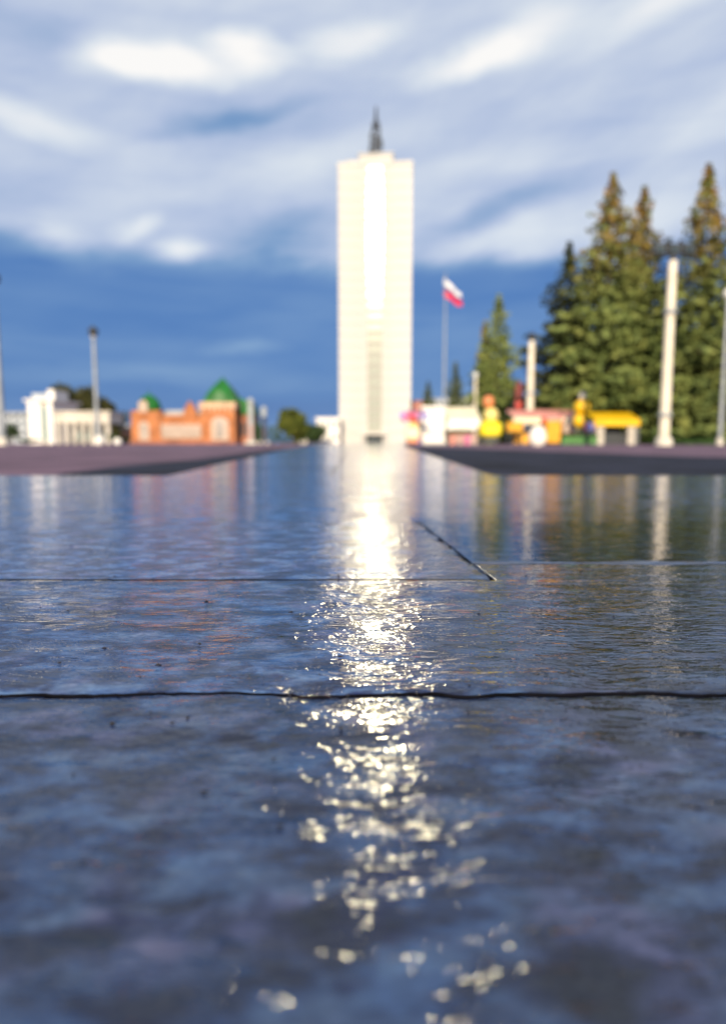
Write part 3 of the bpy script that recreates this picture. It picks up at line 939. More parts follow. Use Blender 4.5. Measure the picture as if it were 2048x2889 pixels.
lamp_post(274, 277, 948, 54.0, 0.19, 0.13, 'pale grey lamp post with dark lantern before the colonnade', 'metal', 'lantern')  # darker grey chosen to imitate the weaker light on this post
lamp_post(2, 8, 802, 40.0, 0.20, 0.15, 'pale grey lamp post before the blue-grey flats', 'metal', 'lantern')  # weaker light put into the colour here too, as darker grey
lamp_post(1338, 1338, 1068, 78.0, 0.22, 0.16, 'short pale lamp post behind the white stall and before a spruce', 'pole', 'globe')
lamp_post(1806, 1803, 1092, 74.0, 0.14, 0.10, 'thin pale post behind the yellow-roofed booth', 'metal', 'globe')
lamp_post(2050, 2030, 846, 44.0, 0.14, 0.10, 'slender post with white globe lamp before the right-hand spruce', 'metal', 'globe')

def pylon(px, ptop, Y, label):
    b = at(px, 1252, Y)
    H = at(px, ptop, Y).z - GZ
    t = thing('banner_pillar', label, 'pillar', (b.x, Y, GZ), 0, 'white pillars beside the domed house')
    bx('shaft', M['grey_pale2'], t, -0.36, 0.36, -0.3, 0.3, 0.4, H - 0.8, bev=0.06)
    bx('base', M['concrete'], t, -0.8, 0.8, -0.65, 0.65, 0, 0.4)
    MB().lathe([(0.5, H - 0.8), (0.52, H - 0.5), (0.4, H - 0.2), (0.2, H)], 12).build('cap', M['grey_pale2'], t)
    bx('banner', M['salmon_pale'], t, -0.30, 0.30, -0.36, -0.305, 0.7, H * 0.42)
M['grey_pale2'] = mat('pale_pillar_paint', (0.34, 0.37, 0.38), 0.7, 0.08, 0.7)
M['salmon_pale'] = mat('faded_salmon_cloth', (0.56, 0.38, 0.34), 0.8, 0.1, 0.7)
pylon(709, 1122, 96, 'taller white pillar beside the green-roofed wing of the brick house')
pylon(746, 1146, 104, 'shorter white pillar standing between the taller pillar and the round tree')

# ------------------------------------------------------------------ flag
def flag():
    Y = 82.0
    b = at(1251, 1252, Y)
    H = at(1251, 775, Y).z - GZ
    t = thing('flagpole', 'tall thin pale flagpole right of the tower', 'flagpole', (b.x, Y, GZ))
    MB().lathe([(0.16, 0), (0.13, H * 0.5), (0.06, H)], 10).build('shaft', M['metal'], t)
    MB().lathe([(0.4, 0), (0.4, 0.3), (0.2, 0.4)], 12).build('base', M['concrete'], t)
    MB().ball(0, 0, H + 0.12, 0.13).build('finial', M['metal'], t)
    f = thing('flag', 'white, blue and red striped flag drooping in the wind from the tall pole', 'flag', (b.x + 0.08, Y, GZ))
    def P(px, py):
        q = at(px, py, Y); return (q.x - b.x - 0.08, q.z - GZ)
    # the cloth droops: its fly end falls lower than the hoist
    h0, h1 = P(1252, 784), P(1253, 838)
    f0, f1 = P(1300, 826), P(1304, 866)
    nx, ny = 16, 4
    for s, (nm, m) in enumerate((('upper_stripe', 'flag_white'), ('middle_stripe', 'flag_blue'), ('lower_stripe', 'flag_red'))):
        cuts = (0.0, 0.36, 0.60, 1.0)
        mb = MB()
        vs, fs = [], []
        for side in (0, 1):
            for i in range(nx + 1):
                for j in range(ny + 1):
                    u = i / nx
                    v = cuts[s] + (cuts[s + 1] - cuts[s]) * j / ny
                    x = (h0[0] * (1 - u) + f0[0] * u) * (1 - v) + (h1[0] * (1 - u) + f1[0] * u) * v
                    z = (h0[1] * (1 - u) + f0[1] * u) * (1 - v) + (h1[1] * (1 - u) + f1[1] * u) * v
                    yy = 0.22 * math.sin(u * 9.0 + v * 1.5) * (0.3 + u) + side * 0.012
                    vs.append((x, yy, z + 0.10 * math.sin(u * 7)))
        k = (nx + 1) * (ny + 1)
        for i in range(nx):
            for j in range(ny):
                a = i * (ny + 1) + j
                fs.append((a, a + 1, a + ny + 2, a + ny + 1))
                fs.append((k + a, k + a + ny + 1, k + a + ny + 2, k + a + 1))
        for i in range(nx):
            for j in (0, ny):
                a = i * (ny + 1) + j
                fs.append((a, a + ny + 1, k + a + ny + 1, k + a))
        for j in range(ny):
            for i in (0, nx):
                a = i * (ny + 1) + j
                fs.append((a, a + 1, k + a + 1, k + a))
        mb.smooth = True
        mb.add(vs, fs)
        mb.build(nm, M[m], f)
flag()

# ------------------------------------------------------------------ trees
def leaf_mesh(name, pts, sizes, material, parent, seed, tilt=0.6):
    """each point becomes a ragged two-triangle spray of needles or leaves"""
    r = np.random.RandomState(seed)
    n = len(pts)
    pts = np.asarray(pts); sizes = np.asarray(sizes)[:, None]
    a = r.normal(size=(n, 3)); a[:, 2] *= tilt
    a /= np.linalg.norm(a, axis=1, keepdims=True)
    b = r.normal(size=(n, 3)); b -= a * (a * b).sum(1, keepdims=True)
    b /= np.linalg.norm(b, axis=1, keepdims=True)
    v0 = pts - a * sizes; v1 = pts + a * sizes
    v2 = pts + b * sizes * r.uniform(0.35, 0.7, (n, 1)) + a * sizes * r.uniform(-0.4, 0.4, (n, 1))
    v3 = pts - b * sizes * r.uniform(0.35, 0.7, (n, 1)) + a * sizes * r.uniform(-0.4, 0.4, (n, 1))
    verts = np.stack([v0, v2, v1, v3], 1).reshape(-1, 3)
    faces = np.arange(4 * n).reshape(n, 4)
    me = bpy.data.meshes.new(name)
    me.vertices.add(4 * n); me.vertices.foreach_set('co', verts.ravel())
    me.loops.add(4 * n); me.loops.foreach_set('vertex_index', faces.ravel().astype(np.int32))
    me.polygons.add(n)
    me.polygons.foreach_set('loop_start', np.arange(0, 4 * n, 4, dtype=np.int32))
    me.polygons.foreach_set('loop_total', np.full(n, 4, dtype=np.int32))
    me.update(calc_edges=True)
    me.materials.append(material)
    o = bpy.data.objects.new(name, me)
    COL.objects.link(o)
    o.parent = parent
    return o

def spruce(px, ptop, Y, half_px, label, seed, material, name='spruce_tree', lean=0.0, clear=0.0, dens=1.0, full=1.0):
    rr = random.Random(seed)
    b = at(px, 1252, Y)
    H = at(px, ptop, Y).z - GZ
    Rm = 1.5 * half_px / F_PX * Y
    t = thing(name, label, 'tree', (b.x, Y, GZ), 0, 'spruces along the square')
    tr = MB()
    prev = Vector((0, 0, 0)); pr = H * 0.014
    for k in range(1, 9):
        q = Vector((lean * k / 8 + rr.uniform(-.05, .05), rr.uniform(-.05, .05), H * k / 8 * 0.98))
        r2 = H * 0.014 * (1 - k / 8.3)
        tr.tube(prev, q, pr, r2, 8)
        prev, pr = q, r2
    tr.build('trunk', M['bark'], t)
    pts, szs = [], []
    z = H * 0.995
    while z > H * clear + 0.6:
        k = 1 - z / H
        prof = Rm * min(1.0, (k ** 0.78) * 1.22 * full) * (0.84 + 0.16 * math.sin(z * 1.3 + seed) + rr.uniform(-0.10, 0.10))
        if k > 0.86:
            prof *= 1 - (k - 0.86) * 1.6
        nb = max(3, int(5 + 9 * k))
        a0 = rr.uniform(0, 6.28)
        for j in range(nb):
            a = a0 + 2 * PI * j / nb + rr.uniform(-0.2, 0.2)
            L = prof * rr.uniform(0.62, 1.05) * (1.0 + 0.34 * math.sin(2 * a + z * 0.9 + seed) * math.sin(a * 3 - z * 0.55 + 2 * seed))
            m = max(3, int(L / 0.30 * dens))
            droop = 0.30 + 0.25 * k
            for i in range(m):
                s = (i + rr.random()) / m
                rad = L * (0.12 + 0.88 * s)
                zz = z - rad * droop + 0.22 * rad * s * s
                wd = 0.30 * L * (1 - 0.75 * s) + 0.08
                for q in range(2 if s > 0.25 else 1):
                    off = rr.uniform(-wd, wd)
                    x = rad * math.cos(a) - off * math.sin(a) + lean * z / H
                    y = rad * math.sin(a) + off * math.cos(a)
                    pts.append((x, y, zz - rr.uniform(0, 0.45)))
                    szs.append(rr.uniform(0.26, 0.52) * (0.75 + 0.5 * k))
        z -= rr.uniform(0.36, 0.72) * (0.7 + 0.7 * k)
    leaf_mesh('crown', pts, szs, material, t, seed)
    return t

cone = (0.25, 0.155, 0.04)
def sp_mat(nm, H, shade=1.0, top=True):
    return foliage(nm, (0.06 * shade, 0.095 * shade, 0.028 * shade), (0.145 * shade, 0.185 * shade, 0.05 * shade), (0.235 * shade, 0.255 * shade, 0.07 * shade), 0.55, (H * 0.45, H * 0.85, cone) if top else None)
SY = 62.0
spruce(1700, 482, SY, 150, 'tallest spruce with rust-brown cone-laden top, its foot behind the stalls', 11, sp_mat('spruce_needles_a', 26), full=1.15)
spruce(1786, 520, SY + 6, 120, 'spruce standing close behind the tallest one, its tip just lower', 12, sp_mat('spruce_needles_b', 27, 0.8))
spruce(1588, 682, SY + 3, 118, 'darker shorter spruce with long side boughs left of the tallest one', 13, sp_mat('spruce_needles_c', 21, 0.22, False), dens=0.9)  # needle colour darkened to stand in for the shadow on this tree
spruce(1956, 456, SY - 4, 140, 'tall spruce behind the thick cream pole', 14, sp_mat('spruce_needles_d', 25, 0.85), full=1.0)
spruce(2060, 760, SY + 2, 150, 'broad spruce right of the tall one behind the lawn', 15, sp_mat('spruce_needles_e', 18, 0.9))
spruce(1850, 830, SY + 14, 110, 'smaller spruce filling the gap behind the thick cream pole', 16, sp_mat('spruce_needles_f', 20, 0.9, False))
spruce(1398, 830, SY + 18, 66, 'slim spruce standing alone right of the flagpole', 17, sp_mat('spruce_needles_g', 19, 1.1, False), full=1.3)
spruce(1362, 905, SY + 22, 50, 'low slim spruce leaning against its taller slim neighbour', 18, sp_mat('spruce_needles_h', 17, 1.0))
spruce(1282, 1020, 120, 40, 'small dark spruce behind the flagpole foot', 19, sp_mat('spruce_needles_i', 15, 0.5, False))
spruce(1206, 1076, 135, 32, 'smallest dark spruce next to the brown-red roof', 20, sp_mat('spruce_needles_j', 13, 0.45, False))

def leafy(px, ptop, pbot, Y, half_px, label, seed, material, name='leafy_tree', group=None, n=2600, shape=1.0):
    rr = random.Random(seed)
    b = at(px, 1252, Y)
    zt, zb = at(px, ptop, Y).z - GZ, max(at(px, pbot, Y).z - GZ, 0.25)
    Rm = half_px / F_PX * Y
    t = thing(name, label, 'tree' if 'tree' in name else 'shrub', (b.x, Y, GZ), 0, group)
    tr = MB()
    tr.tube((0, 0, 0), (0.1, 0, zb + (zt - zb) * 0.35), 0.035 * zt, 0.02 * zt, 8)
    for k in range(5):
        a = k * 1.3 + seed
        tr.tube((0.05, 0, zb * 0.6 + (zt - zb) * 0.2), (Rm * 0.55 * math.cos(a), Rm * 0.55 * math.sin(a), zb + (zt - zb) * (0.5 + 0.07 * k)), 0.016 * zt, 0.006 * zt, 6)
    tr.build('trunk' if 'tree' in name else 'stem', M['bark'], t)
    clumps = []
    for k in range(46):
        a = rr.uniform(0, 6.28); u = rr.uniform(-1, 1); q = rr.uniform(0.35, 0.86)
        s = math.sqrt(1 - u * u)
        clumps.append((Rm * q * s * math.cos(a), Rm * q * s * math.sin(a), (zt + zb) / 2 + (zt - zb) / 2 * q * u * 0.95, rr.uniform(0.20, 0.36)))
    pts, szs = [], []
    ls = 0.07 * min(Rm, 4) + 0.05
    for k in range(n):
        c = rr.choice(clumps)
        a = rr.uniform(0, 6.28); u = rr.uniform(-1, 1); q = rr.random() ** 0.4 * c[3]
        s = math.sqrt(1 - u * u)
        pts.append((c[0] + Rm * q * s * math.cos(a), c[1] + Rm * q * s * math.sin(a), c[2] + (zt - zb) / 2 * q * u))
        szs.append(ls * rr.uniform(0.7, 1.5))
    leaf_mesh('crown' if 'tree' in name else 'foliage', pts, szs, material, t, seed, 1.0)
    return t
gold = foliage('gold_green_leaves', (0.045, 0.065, 0.012), (0.10, 0.125, 0.02), (0.16, 0.17, 0.03), 0.4)
olive = foliage('olive_leaves', (0.030, 0.036, 0.012), (0.065, 0.068, 0.02), (0.10, 0.095, 0.03), 0.3)
deep = foliage('deep_green_leaves', (0.018, 0.035, 0.012), (0.035, 0.065, 0.02), (0.06, 0.10, 0.03), 0.6)
leafy(828, 1146, 1246, 140, 50, 'round golden-green tree between the white pillars and the tower', 31, gold, n=9000)
leafy(884, 1196, 1248, 170, 40, 'small dull green tree between the round tree and the white annex', 32, deep, n=4000)
leafy(214, 1076, 1236, 128, 92, 'tall olive tree rising behind the colonnade', 33, olive, n=8000)
leafy(290, 1112, 1236, 132, 66, 'lower olive tree behind the right end of the colonnade', 34, olive, n=5000)
leafy(262, 1180, 1250, 108, 44, 'dark bushy tree inside the colonnade beyond its columns', 35, olive, n=1800)
leafy(34, 1188, 1250, 130, 26, 'dark upright tree left of the white stair house', 36, deep, n=1300)
leafy(82, 1238, 1254, 96, 30, 'low dark bush at the foot of the white stair house', 37, deep, 'bush', 'low bushes on the left', 700)
leafy(322, 1222, 1254, 90, 22, 'green bush at the right end of the colonnade', 38, deep, 'bush', 'low bushes on the left', 700)
leafy(350, 1232, 1254, 92, 18, 'green bush before the low reddish brick house', 39, deep, 'bush', 'low bushes on the left', 500)
leafy(730, 1180, 1250, 130, 14, 'narrow green tree between the two white pillars', 40, foliage('bright_green_leaves', (0.015, 0.06, 0.015), (0.025, 0.10, 0.025), (0.04, 0.14, 0.035), 0.6), n=800)

def far_wood():
    rr = random.Random(8)
    pts, szs = [], []
    x = -260.0
    while x < 330:
        h = 5.5 + 2.2 * math.sin(x * 0.09) + rr.uniform(-1, 1)
        for k in range(14):
            pts.append((x + rr.uniform(-2, 2), 330 + rr.uniform(-3, 3), GZ + h * rr.random()))
            szs.append(rr.uniform(0.8, 1.6))
        x += 1.6
    o = leaf_mesh('far_wood', pts, szs, deep, None, 8, 1.0)
    o['kind'] = 'stuff'
    tag(o, 'low far-off line of trees along the horizon', 'wood')
far_wood()

# ------------------------------------------------------------------ stalls and inflatables on the right
def zz_(py, Y, px=1500):
    return at(px, py, Y).z - GZ

def white_kiosk():
    Y = 50.0
    cx, hw = span_x(1192, 1254, Y)
    t = thing('white_kiosk', 'bright white upright kiosk with closed shutter right of the tower foot', 'kiosk', (cx, Y, GZ), R(-4))
    H = zz_(1146, Y, 1220)
    bx('body', M['white'], t, -hw, hw, 0, 1.8, 0.12, H - 0.2, bev=0.05)
    bx('plinth', M['metal'], t, -hw + 0.05, hw - 0.05, 0.05, 1.75, 0, 0.12)
    bx('roof', M['white'], t, -hw - 0.12, hw + 0.12, -0.2, 2.0, H - 0.2, H)
    sh = bx('shutter', M['white'], t, -hw + 0.2, hw - 0.2, -0.05, -0.003, 1.1, H - 0.5)
    for k in range(5):
        bx('slat', M['white'], sh, -hw + 0.24, hw - 0.24, -0.075, -0.051, 1.16 + k * 0.22, 1.32 + k * 0.22)
    bx('counter', M['white'], t, -hw + 0.05, hw - 0.05, -0.30, -0.01, 1.0, 1.06)
white_kiosk()

def stall(name, label, p0, p1, pt, pv, Y, roofm, valm, cat='stall', depth=2.2, counter=None, slope=0.35, postm='metal', stripes=None, group=None):
    """four posts, a pitched awning with a hanging valance, a counter"""
    cx, hw = span_x(p0, p1, Y)
    H = zz_(pt, Y, (p0 + p1) / 2); V = zz_(pv, Y, (p0 + p1) / 2)
    t = thing(name, label, cat, (cx, Y, GZ), 0, group)
    for sx in (-1, 1):
        for yy in (0.08, depth - 0.08):
            MB().cyl(sx * (hw - 0.08), yy, 0, V + 0.1, 0.035, n=8).build('post', M[postm], t)
    mb = MB()
    th = 0.03
    n = 8
    for i in range(n):
        a, b = -hw + 2 * hw * i / n, -hw + 2 * hw * (i + 1) / n
    mb.prism([(0, 0), (1, 0), (1, 1), (0, 1)], 0, 0.0) if False else None
    y0, y1 = -0.25, depth
    zf, zb = V + (H - V) * 0.45, H
    vs = [(-hw, y0, zf), (hw, y0, zf), (hw, y1, zb), (-hw, y1, zb), (-hw, y0, zf - th), (hw, y0, zf - th), (hw, y1, zb - th), (-hw, y1, zb - th)]
    mb.add(vs, [(0, 1, 2, 3), (7, 6, 5, 4), (4, 5, 1, 0), (5, 6, 2, 1), (6, 7, 3, 2), (7, 4, 0, 3)])
    aw = mb.build('awning', M[roofm], t)
    # scalloped valance, one flap at a time
    nf = max(4, int(2 * hw / 0.45))
    fm = []
    for i in range(nf):
        a, b = -hw + 2 * hw * i / nf, -hw + 2 * hw * (i + 1) / nf - 0.012
        m_ = MB().prism([(a, V + 0.06), (a + 0.06, V), (b - 0.06, V), (b, V + 0.06), (b, zf - th - 0.003), (a, zf - th - 0.003)], y0, y0 + 0.02)
        mm = valm if not stripes else stripes[i % len(stripes)]
        m_.build('valance_flap', M[mm], aw)
    if counter:
        hc = counter[1]
        bx('counter', M[counter[0]], t, -hw + 0.15, hw - 0.15, 0.1, 0.8, hc - 0.06, hc)
        bx('counter_front', M[counter[2]], t, -hw + 0.2, hw - 0.2, 0.14, 0.18, 0.1, hc - 0.062)
    return t

st1 = stall('canopy_stall', 'cream-white canopy stall beside the white kiosk', 1260, 1354, 1144, 1212, 53, 'cream', 'white', counter=('salmon', 0.85, 'salmon_pale'))
for px, mm, hgt, lab in ((1276, 'salmon', 0.75, 'salmon tub with lid under the cream-white canopy'), (1300, 'salmon_pale', 0.62, 'faded pink tub under the cream-white canopy'), (1318, 'pink', 0.80, 'pink tub under the cream-white canopy')):
    p = at(px, 1252, 51.6)
    c = thing('tub', lab, 'tub', (p.x, 51.6, GZ), 0, 'tubs under the canopy')
    MB().lathe([(0.20, 0), (0.27, hgt * 0.9), (0.29, hgt * 0.9), (0.29, hgt * 0.96)], 14).build('shell', M[mm], c)
    MB().lathe([(0.285, hgt * 0.962), (0.27, hgt), (0.05, hgt + 0.03)], 14).build('lid', M['frame_white'], c)

def candy_cart():
    Y = 47.0
    cx, hw = span_x(1146, 1184, Y)
    t = thing('candy_cart', 'rounded pale yellow candy cart with orange skirt at the tower foot', 'cart', (cx, Y, GZ))
    H = zz_(1192, Y, 1165)
    MB().box(-hw, hw, 0, 0.9, 0.42, H * 0.78, bev=0.10).build('body', M['cream'], t)
    MB().box(-hw + 0.02, hw - 0.02, -0.02, 0.92, 0.14, 0.415, bev=0.05).build('skirt', M['orange'], t)
    MB().ball(0, 0.45, H * 0.80, hw * 0.85, 0.4, H * 0.20).build('dome', M['yellow_pale'], t)
    for s in (-1, 1):
        wv = MB().tube((s * (hw - 0.12), 0.1, 0.16), (s * (hw - 0.12) + s * 0.06, 0.1, 0.16), 0.16, 0.16, 14).build('wheel', M['rubber'], t)
M['yellow_pale'] = mat('pale_yellow_vinyl', (0.80, 0.66, 0.22), 0.4, 0.05, 2.0)
candy_cart()

def balloons():
    Y = 47.4
    b = at(1180, 1252, Y)
    t = thing('balloon_bunch', 'bunch of pink, violet and red balloons above the pale yellow cart', 'balloons', (b.x, Y, GZ))
    for k, (px, py, mm, r) in enumerate(((1133, 1172, 'violet', .24), (1150, 1168, 'pink', .28), (1162, 1180, 'red', .26), (1172, 1170, 'pink', .25), (1186, 1176, 'violet', .24), (1198, 1168, 'violet', .24), (1142, 1184, 'pink', .22), (1170, 1186, 'orange', .22), (1204, 1180, 'blue', .18))):
        q = at(px, py, Y)
        x, z = q.x - b.x, q.z - GZ
        y = 0.25 * ((k * 5) % 3 - 1)
        o = MB().lathe([(0.02, z - r * 1.2), (r * 0.55, z - r * 0.75), (r * 0.95, z - r * 0.1), (r, z + r * 0.25), (r * 0.75, z + r * 0.75), (r * 0.3, z + r * 0.97), (0.01, z + r)], 14, x, y).build('balloon', M[mm], t)
        MB().tube((x, y, z - r * 1.2), (0.0, 0.0, 0.6), 0.006, 0.006, 4).build('string', M['white'], o)
    MB().lathe([(0.18, 0), (0.18, 0.5), (0.05, 0.6)], 10).build('weight', M['violet'], t)
balloons()

def yellow_cart():
    Y = 46.0
    cx, hw = span_x(1357, 1418, Y)
    t = thing('yellow_cart', 'bright yellow rounded cart topped by a cream dome and an orange ball', 'cart', (cx, Y, GZ))
    z0, z1 = zz_(1233, Y, 1388), zz_(1188, Y, 1388)
    MB().box(-hw, hw, 0, 1.3, z0, z1, bev=0.22).build('body', M['yellow'], t)
    MB().ball(0.05, 0.65, zz_(1170, Y, 1388), hw * 0.72, 0.55, 0.55).build('dome', M['yellow_pale'], t)
    MB().ball(-0.15, 0.65, zz_(1132, Y, 1388), 0.42, 0.42, 0.46).build('ball', M['orange'], t)
    MB().box(-hw + 0.25, hw - 0.25, 0.1, 1.2, 0.16, z0 - 0.003).build('chassis', M['dark'], t)
    for s in (-1, 1):
        for yy in (0.2, 1.1):
            wv = MB().tube((s * (hw - 0.3), yy, 0.2), (s * (hw - 0.3) + s * 0.1, yy, 0.2), 0.2, 0.2, 14).build('wheel', M['rubber'], t)
            MB().tube((s * (hw - 0.2), yy, 0.2), (s * (hw - 0.2) + s * 0.015, yy, 0.2), 0.09, 0.09, 10).build('hub', M['metal'], wv)
yellow_cart()

stall('market_stall', 'long cream and salmon awning stall before the dark-lantern lamp post', 1446, 1632, 1152, 1196, 56, 'salmon', 'cream', counter=('amber', 0.95, 'amber'), stripes=('cream', 'cream', 'cream', 'cream', 'cream', 'red', 'salmon_pale', 'salmon_pale', 'salmon'), depth=2.6)
def box_goods(px0, px1, pt, pb, Y, m, name, label, cat, bev=0.06):
    cx, hw = span_x(px0, px1, Y)
    t = thing(name, label, cat, (cx, Y, GZ))
    a, b = max(zz_(pb, Y, px0), 0), zz_(pt, Y, px0)
    MB().box(-hw, hw, 0, 0.8, a, b, bev=min(bev, (b - a) * 0.2)).build('body', M[m], t)
    bx('lid', M[m], t, -hw - 0.03, hw + 0.03, -0.03, 0.83, b, b + 0.05)
    if a > 0.05:
        for s in (-1, 1):
            bx('leg', M['dark'], t, s * (hw - 0.1) - 0.03, s * (hw - 0.1) + 0.03, 0.1, 0.7, 0, a)
    return t
box_goods(1432, 1476, 1192, 1218, 53.5, 'amber', 'amber_chest', 'amber chest on dark legs at the left end of the salmon stall', 'chest')
box_goods(1542, 1584, 1188, 1250, 53.6, 'amber', 'orange_cabinet', 'tall orange cabinet before the salmon stall beside the white planter', 'cabinet')
box_goods(1590, 1626, 1196, 1222, 53.6, 'frame_white', 'white_chest', 'pale chest on legs beside the orange cabinet', 'chest')

def planter(px, pt, Y, half, label, bulge=1.0):
    p = at(px, 1252, Y)
    r = half / F_PX * Y
    H = zz_(pt, Y, px)
    t = thing('round_planter', label, 'planter', (p.x, Y, GZ), 0, 'white round planters')
    MB().lathe([(r * 0.55, 0), (r * 0.92, H * 0.18), (r, H * 0.42), (r * 0.86, H * 0.72), (r * 0.6, H * 0.92), (r * 0.66, H), (r * 0.52, H), (r * 0.5, H * 0.9)], 20).build('bowl', M['white'], t)
    MB().lathe([(r * 0.5, H * 0.88), (r * 0.3, H * 0.96), (0.02, H)], 12).build('soil', M['bark'], t)
planter(1516, 1202, 31, 25, 'big white bulbous planter before the salmon and cream stall')
planter(282, 1228, 42, 14, 'small white planter at the foot of the lamp post before the colonnade')
planter(332, 1236, 44, 12, 'smallest white planter before the low reddish brick house')

def ball_column():
    Y = 52.0
    b = at(1638, 1252, Y)
    t = thing('balloon_column', 'stack of two big yellow balls with pale topknot beside the salmon stall', 'balloons', (b.x, Y, GZ))
    MB().cyl(0, 0, 0, zz_(1205, Y, 1638), 0.05, n=8).build('pole', M['metal'], t)
    MB().ball(-0.12, 0, zz_(1187, Y, 1638), 0.58, 0.55, 0.60).build('ball', M['amber_bright'], t)
    MB().ball(0.0, 0, zz_(1148, Y, 1638), 0.64, 0.60, 0.60).build('ball', M['amber_bright'], t)
    MB().lathe([(0.10, zz_(1130, Y, 1638)), (0.28, zz_(1124, Y, 1638)), (0.24, zz_(1112, Y, 1638)), (0.06, zz_(1103, Y, 1638))], 12).build('topknot', M['beige'], t)
    bx('foot', M['dark'], t, -0.35, 0.35, -0.35, 0.35, 0, 0.06)
M['amber_bright'] = mat('amber_vinyl', (0.80, 0.48, 0.005), 0.4, 0.05, 2.0)
ball_column()

def beach_ball():
    Y = 51.0
    b = at(1660, 1252, Y)
    r = 0.42
    t = thing('striped_ball', 'blue and pink striped ball above the green trough', 'ball', (b.x, Y, zz_(1205, Y, 1660) + GZ))
    n = 6
    for k in range(n):
        vs, fs = [], []
        m_, q_ = 8, 4
        for i in range(m_ + 1):
            th = PI * i / m_
            for j in range(q_ + 1):
                ph = 2 * PI * (k + j / q_ * 0.985) / n
                vs.append((r * math.sin(th) * math.cos(ph), r * math.sin(th) * math.sin(ph), -r * math.cos(th)))
        for i in range(m_):
            for j in range(q_):
                a = i * (q_ + 1) + j
                fs.append((a, a + 1, a + q_ + 2, a + q_ + 1))
        mb = MB(); mb.smooth = True; mb.add(vs, fs)
        mb.build('gore', M[('blue', 'pink', 'blue', 'pink', 'blue', 'pink')[k]], t)
    MB().cyl(0, 0, -r - 0.55, -r + 0.01, 0.03, n=6).build('stick', M['metal'], t)
beach_ball()

def trough():
    Y = 51.0
    cx, hw = span_x(1584, 1684, Y)
    t = thing('plant_trough', 'low green plant trough under the yellow balls', 'planter', (cx, Y, GZ))
    H = zz_(1232, Y, 1630)
    bx('box', M['green_box'], t, -hw, hw, -0.3, 0.3, 0.06, H)
    for s in (-1, 1):
        bx('foot', M['dark'], t, s * hw * 0.8 - 0.1, s * hw * 0.8 + 0.1, -0.25, 0.25, 0, 0.06)
    rr = random.Random(4)
    pts = [(rr.uniform(-hw, hw), rr.uniform(-0.25, 0.25), H + rr.uniform(0, 0.22)) for k in range(300)]
    leaf_mesh('foliage', pts, [rr.uniform(0.05, 0.12) for k in pts], deep, t, 4, 1.0)
trough()

st3 = stall('yellow_booth', 'dark booth under a long bright yellow awning on two pale pillars', 1674, 1802, 1160, 1202, 54, 'amber_bright', 'amber_bright', cat='booth', depth=2.0)
for s, px in ((-1, 1694), (1, 1782)):
    cx3 = st3.location.x
    x = at(px, 1220, 54).x - cx3
    bx('pillar', M['beige'], st3, x - 0.30, x + 0.30, 0.0, 0.4, 0, zz_(1202, 54, px) - 0.05)
bx('back_panel', M['dark'], st3, at(1706, 1220, 54).x - st3.location.x, at(1772, 1220, 54).x - st3.location.x, 1.5, 1.56, 0, zz_(1202, 54, 1740))
bx('side_panel', M['dark'], st3, at(1786, 1220, 54).x - st3.location.x + 0.2, at(1803, 1220, 54).x - st3.location.x + 0.25, 0.5, 1.9, 0, zz_(1180, 54, 1800))
bx('counter', M['dark'], st3, at(1706, 1220, 54).x - st3.location.x, at(1772, 1220, 54).x - st3.location.x, 0.3, 0.8, 0.0, 0.9)

def red_arch():
    Y = 64.0
    b = at(1461, 1252, Y)
    t = thing('red_pillar', 'red inflatable pillar with bright red ball beside the dark-lantern lamp post', 'inflatable', (b.x, Y, GZ))
    MB().lathe([(0.5, 0), (0.55, 0.4), (0.42, zz_(1150, Y, 1461)), (0.40, zz_(1090, Y, 1461)), (0.2, zz_(1078, Y, 1461))], 14).build('column', M['red_dark'], t)
    MB().ball(0, -0.3, zz_(1142, Y, 1461), 0.46, 0.46, 0.56).build('ball', M['red_bright'], t)
M['red_dark'] = mat('dull_red_vinyl', (0.22, 0.045, 0.04), 0.7, 0.15, 1.5)
M['red_bright'] = mat('bright_red_vinyl', (0.75, 0.10, 0.07), 0.4, 0.08, 2.0)
red_arch()

def parasol(px, pt, pe, Y, half, label, m='beige'):
    p = at(px, 1252, Y)
    r = half / F_PX * Y
    zt, ze = zz_(pt, Y, px), zz_(pe, Y, px)
    t = thing('cafe_parasol', label, 'parasol', (p.x, Y, GZ), 0, 'cafe parasols behind the stalls')
    MB().lathe([(r, ze), (r * 0.98, ze + 0.02), (r * 0.5, ze + (zt - ze) * 0.6), (0.05, zt)], 8).build('canopy', M[m], t)
    MB().cyl(0, 0, 0, zt + 0.15, 0.03, n=8).build('pole', M['metal'], t)
    MB().lathe([(0.3, 0), (0.3, 0.08), (0.05, 0.12)], 12).build('foot', M['concrete'], t)
parasol(1744, 1124, 1146, 66, 30, 'beige parasol behind the left half of the yellow-roofed booth')
parasol(1806, 1122, 1148, 66, 30, 'beige parasol beside the thin pale post')
parasol(1852, 1126, 1148, 68, 24, 'beige parasol half hidden by the thick cream pole')
parasol(1922, 1120, 1142, 70, 24, 'beige parasol between the thick cream pole and the lawn')
parasol(1554, 1118, 1140, 67, 12, 'small pale folded parasol behind the salmon stall', 'frame_white')
parasol(1574, 1112, 1138, 67, 13, 'small pale half-open parasol behind the salmon stall', 'frame_white')

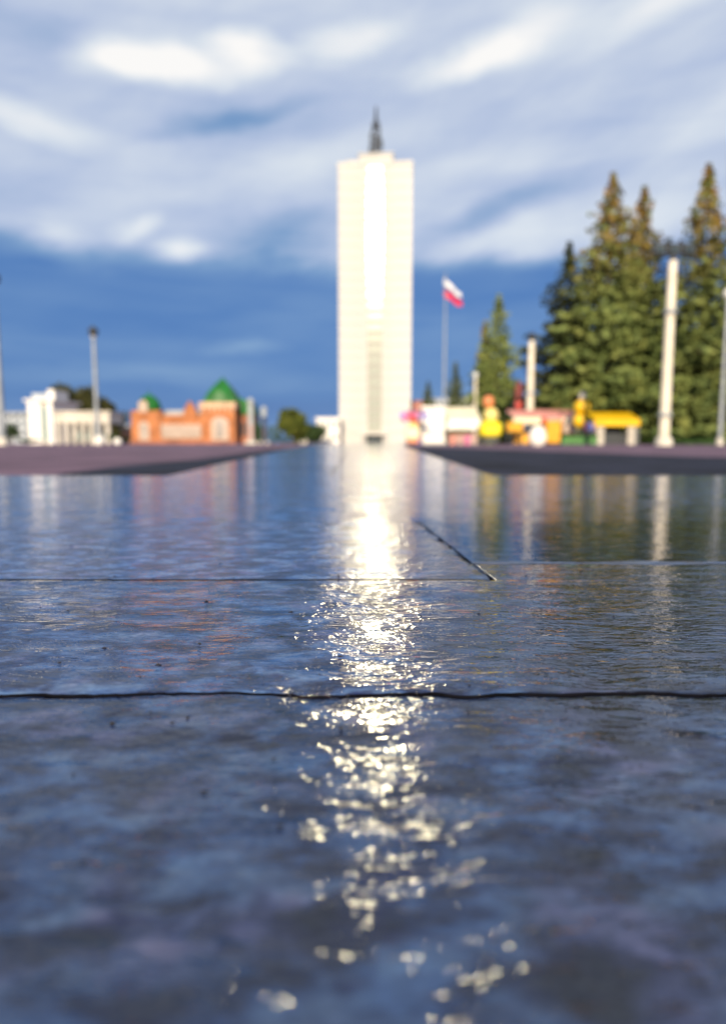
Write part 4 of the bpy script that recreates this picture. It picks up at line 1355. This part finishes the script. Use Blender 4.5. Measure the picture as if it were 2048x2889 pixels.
def car(px, Y, rz, label, m):
    p = at(px, 1252, Y)
    t = thing('parked_car', label, 'car', (p.x, Y, GZ), rz, 'cars parked beyond the stalls')
    L, Wd = 4.2, 1.7
    def section(x, hw, z0, z1):
        return [(x, -hw, z0), (x, hw, z0), (x, hw * 0.98, (z0 + z1) / 2), (x, hw * 0.86, z1), (x, -hw * 0.86, z1), (x, -hw * 0.98, (z0 + z1) / 2)]
    def loft(secs):
        vs, fs = [], []
        for s in secs:
            vs += s
        n = 6
        for i in range(len(secs) - 1):
            for k in range(n):
                fs.append((i * n + k, i * n + (k + 1) % n, (i + 1) * n + (k + 1) % n, (i + 1) * n + k))
        fs += [tuple(range(n - 1, -1, -1)), tuple((len(secs) - 1) * n + k for k in range(n))]
        mb = MB(); mb.smooth = True; mb.add(vs, fs); return mb
    loft([section(-2.1, .72, .35, .62), section(-2.0, .82, .25, .74), section(-1.1, .85, .22, .88), section(1.0, .85, .22, .92), section(1.95, .82, .25, .90), section(2.1, .74, .35, .75)]).build('body', m, t)
    loft([section(-1.05, .78, .86, .90), section(-.35, .74, .88, 1.42), section(.9, .74, .9, 1.46), section(1.75, .76, .88, .93)]).build('cabin', M['glass_dark'], t)
    loft([section(-.3, .66, 1.40, 1.47), section(.3, .68, 1.42, 1.50), section(.95, .66, 1.42, 1.49)]).build('roof', m, t)
    for x in (-1.3, 1.3):
        for s in (-1, 1):
            wv = MB().tube((x, s * .68, .31), (x, s * .86, .31), .31, .31, 16).build('wheel', M['rubber'], t)
            MB().tube((x, s * .862, .31), (x, s * .875, .31), .19, .19, 12).build('rim', M['metal'], wv)
    for s in (-1, 1):
        MB().ball(-2.0, s * .58, .62, .10, .16, .09).build('headlight', M['lamp'], t)
        MB().ball(2.02, s * .62, .72, .08, .12, .10).build('tail_light', M['red'], t)
    bx('bumper', M['rubber'], t, -2.16, -2.06, -.7, .7, .3, .44)
    bx('number_plate', M['white'], t, -2.175, -2.162, -.26, .26, .36, .47)
car(1842, 63, R(90), 'pinkish-beige car facing the square beside the yellow-roofed booth', M['car_beige'])
car(1945, 78, R(20), 'silver car parked behind the lawn and the thick cream pole', M['car_silver'])

# lawn on the right
lx0, lx1 = at(1888, 1250, 50).x, at(2400, 1250, 50).x
lawn = MB()
lawn.add([(lx0, 47, GZ + 0.004), (lx1, 47, GZ + 0.004), (lx1, 49, 0.45), (lx0 + 0.6, 49, 0.45), (lx1, 76, 0.7), (lx0 + 1.0, 76, 0.7)], [(0, 1, 2, 3), (3, 2, 4, 5), (0, 3, 5)])
lo = lawn.build('lawn', M['lawn'])
lo['kind'] = 'structure'
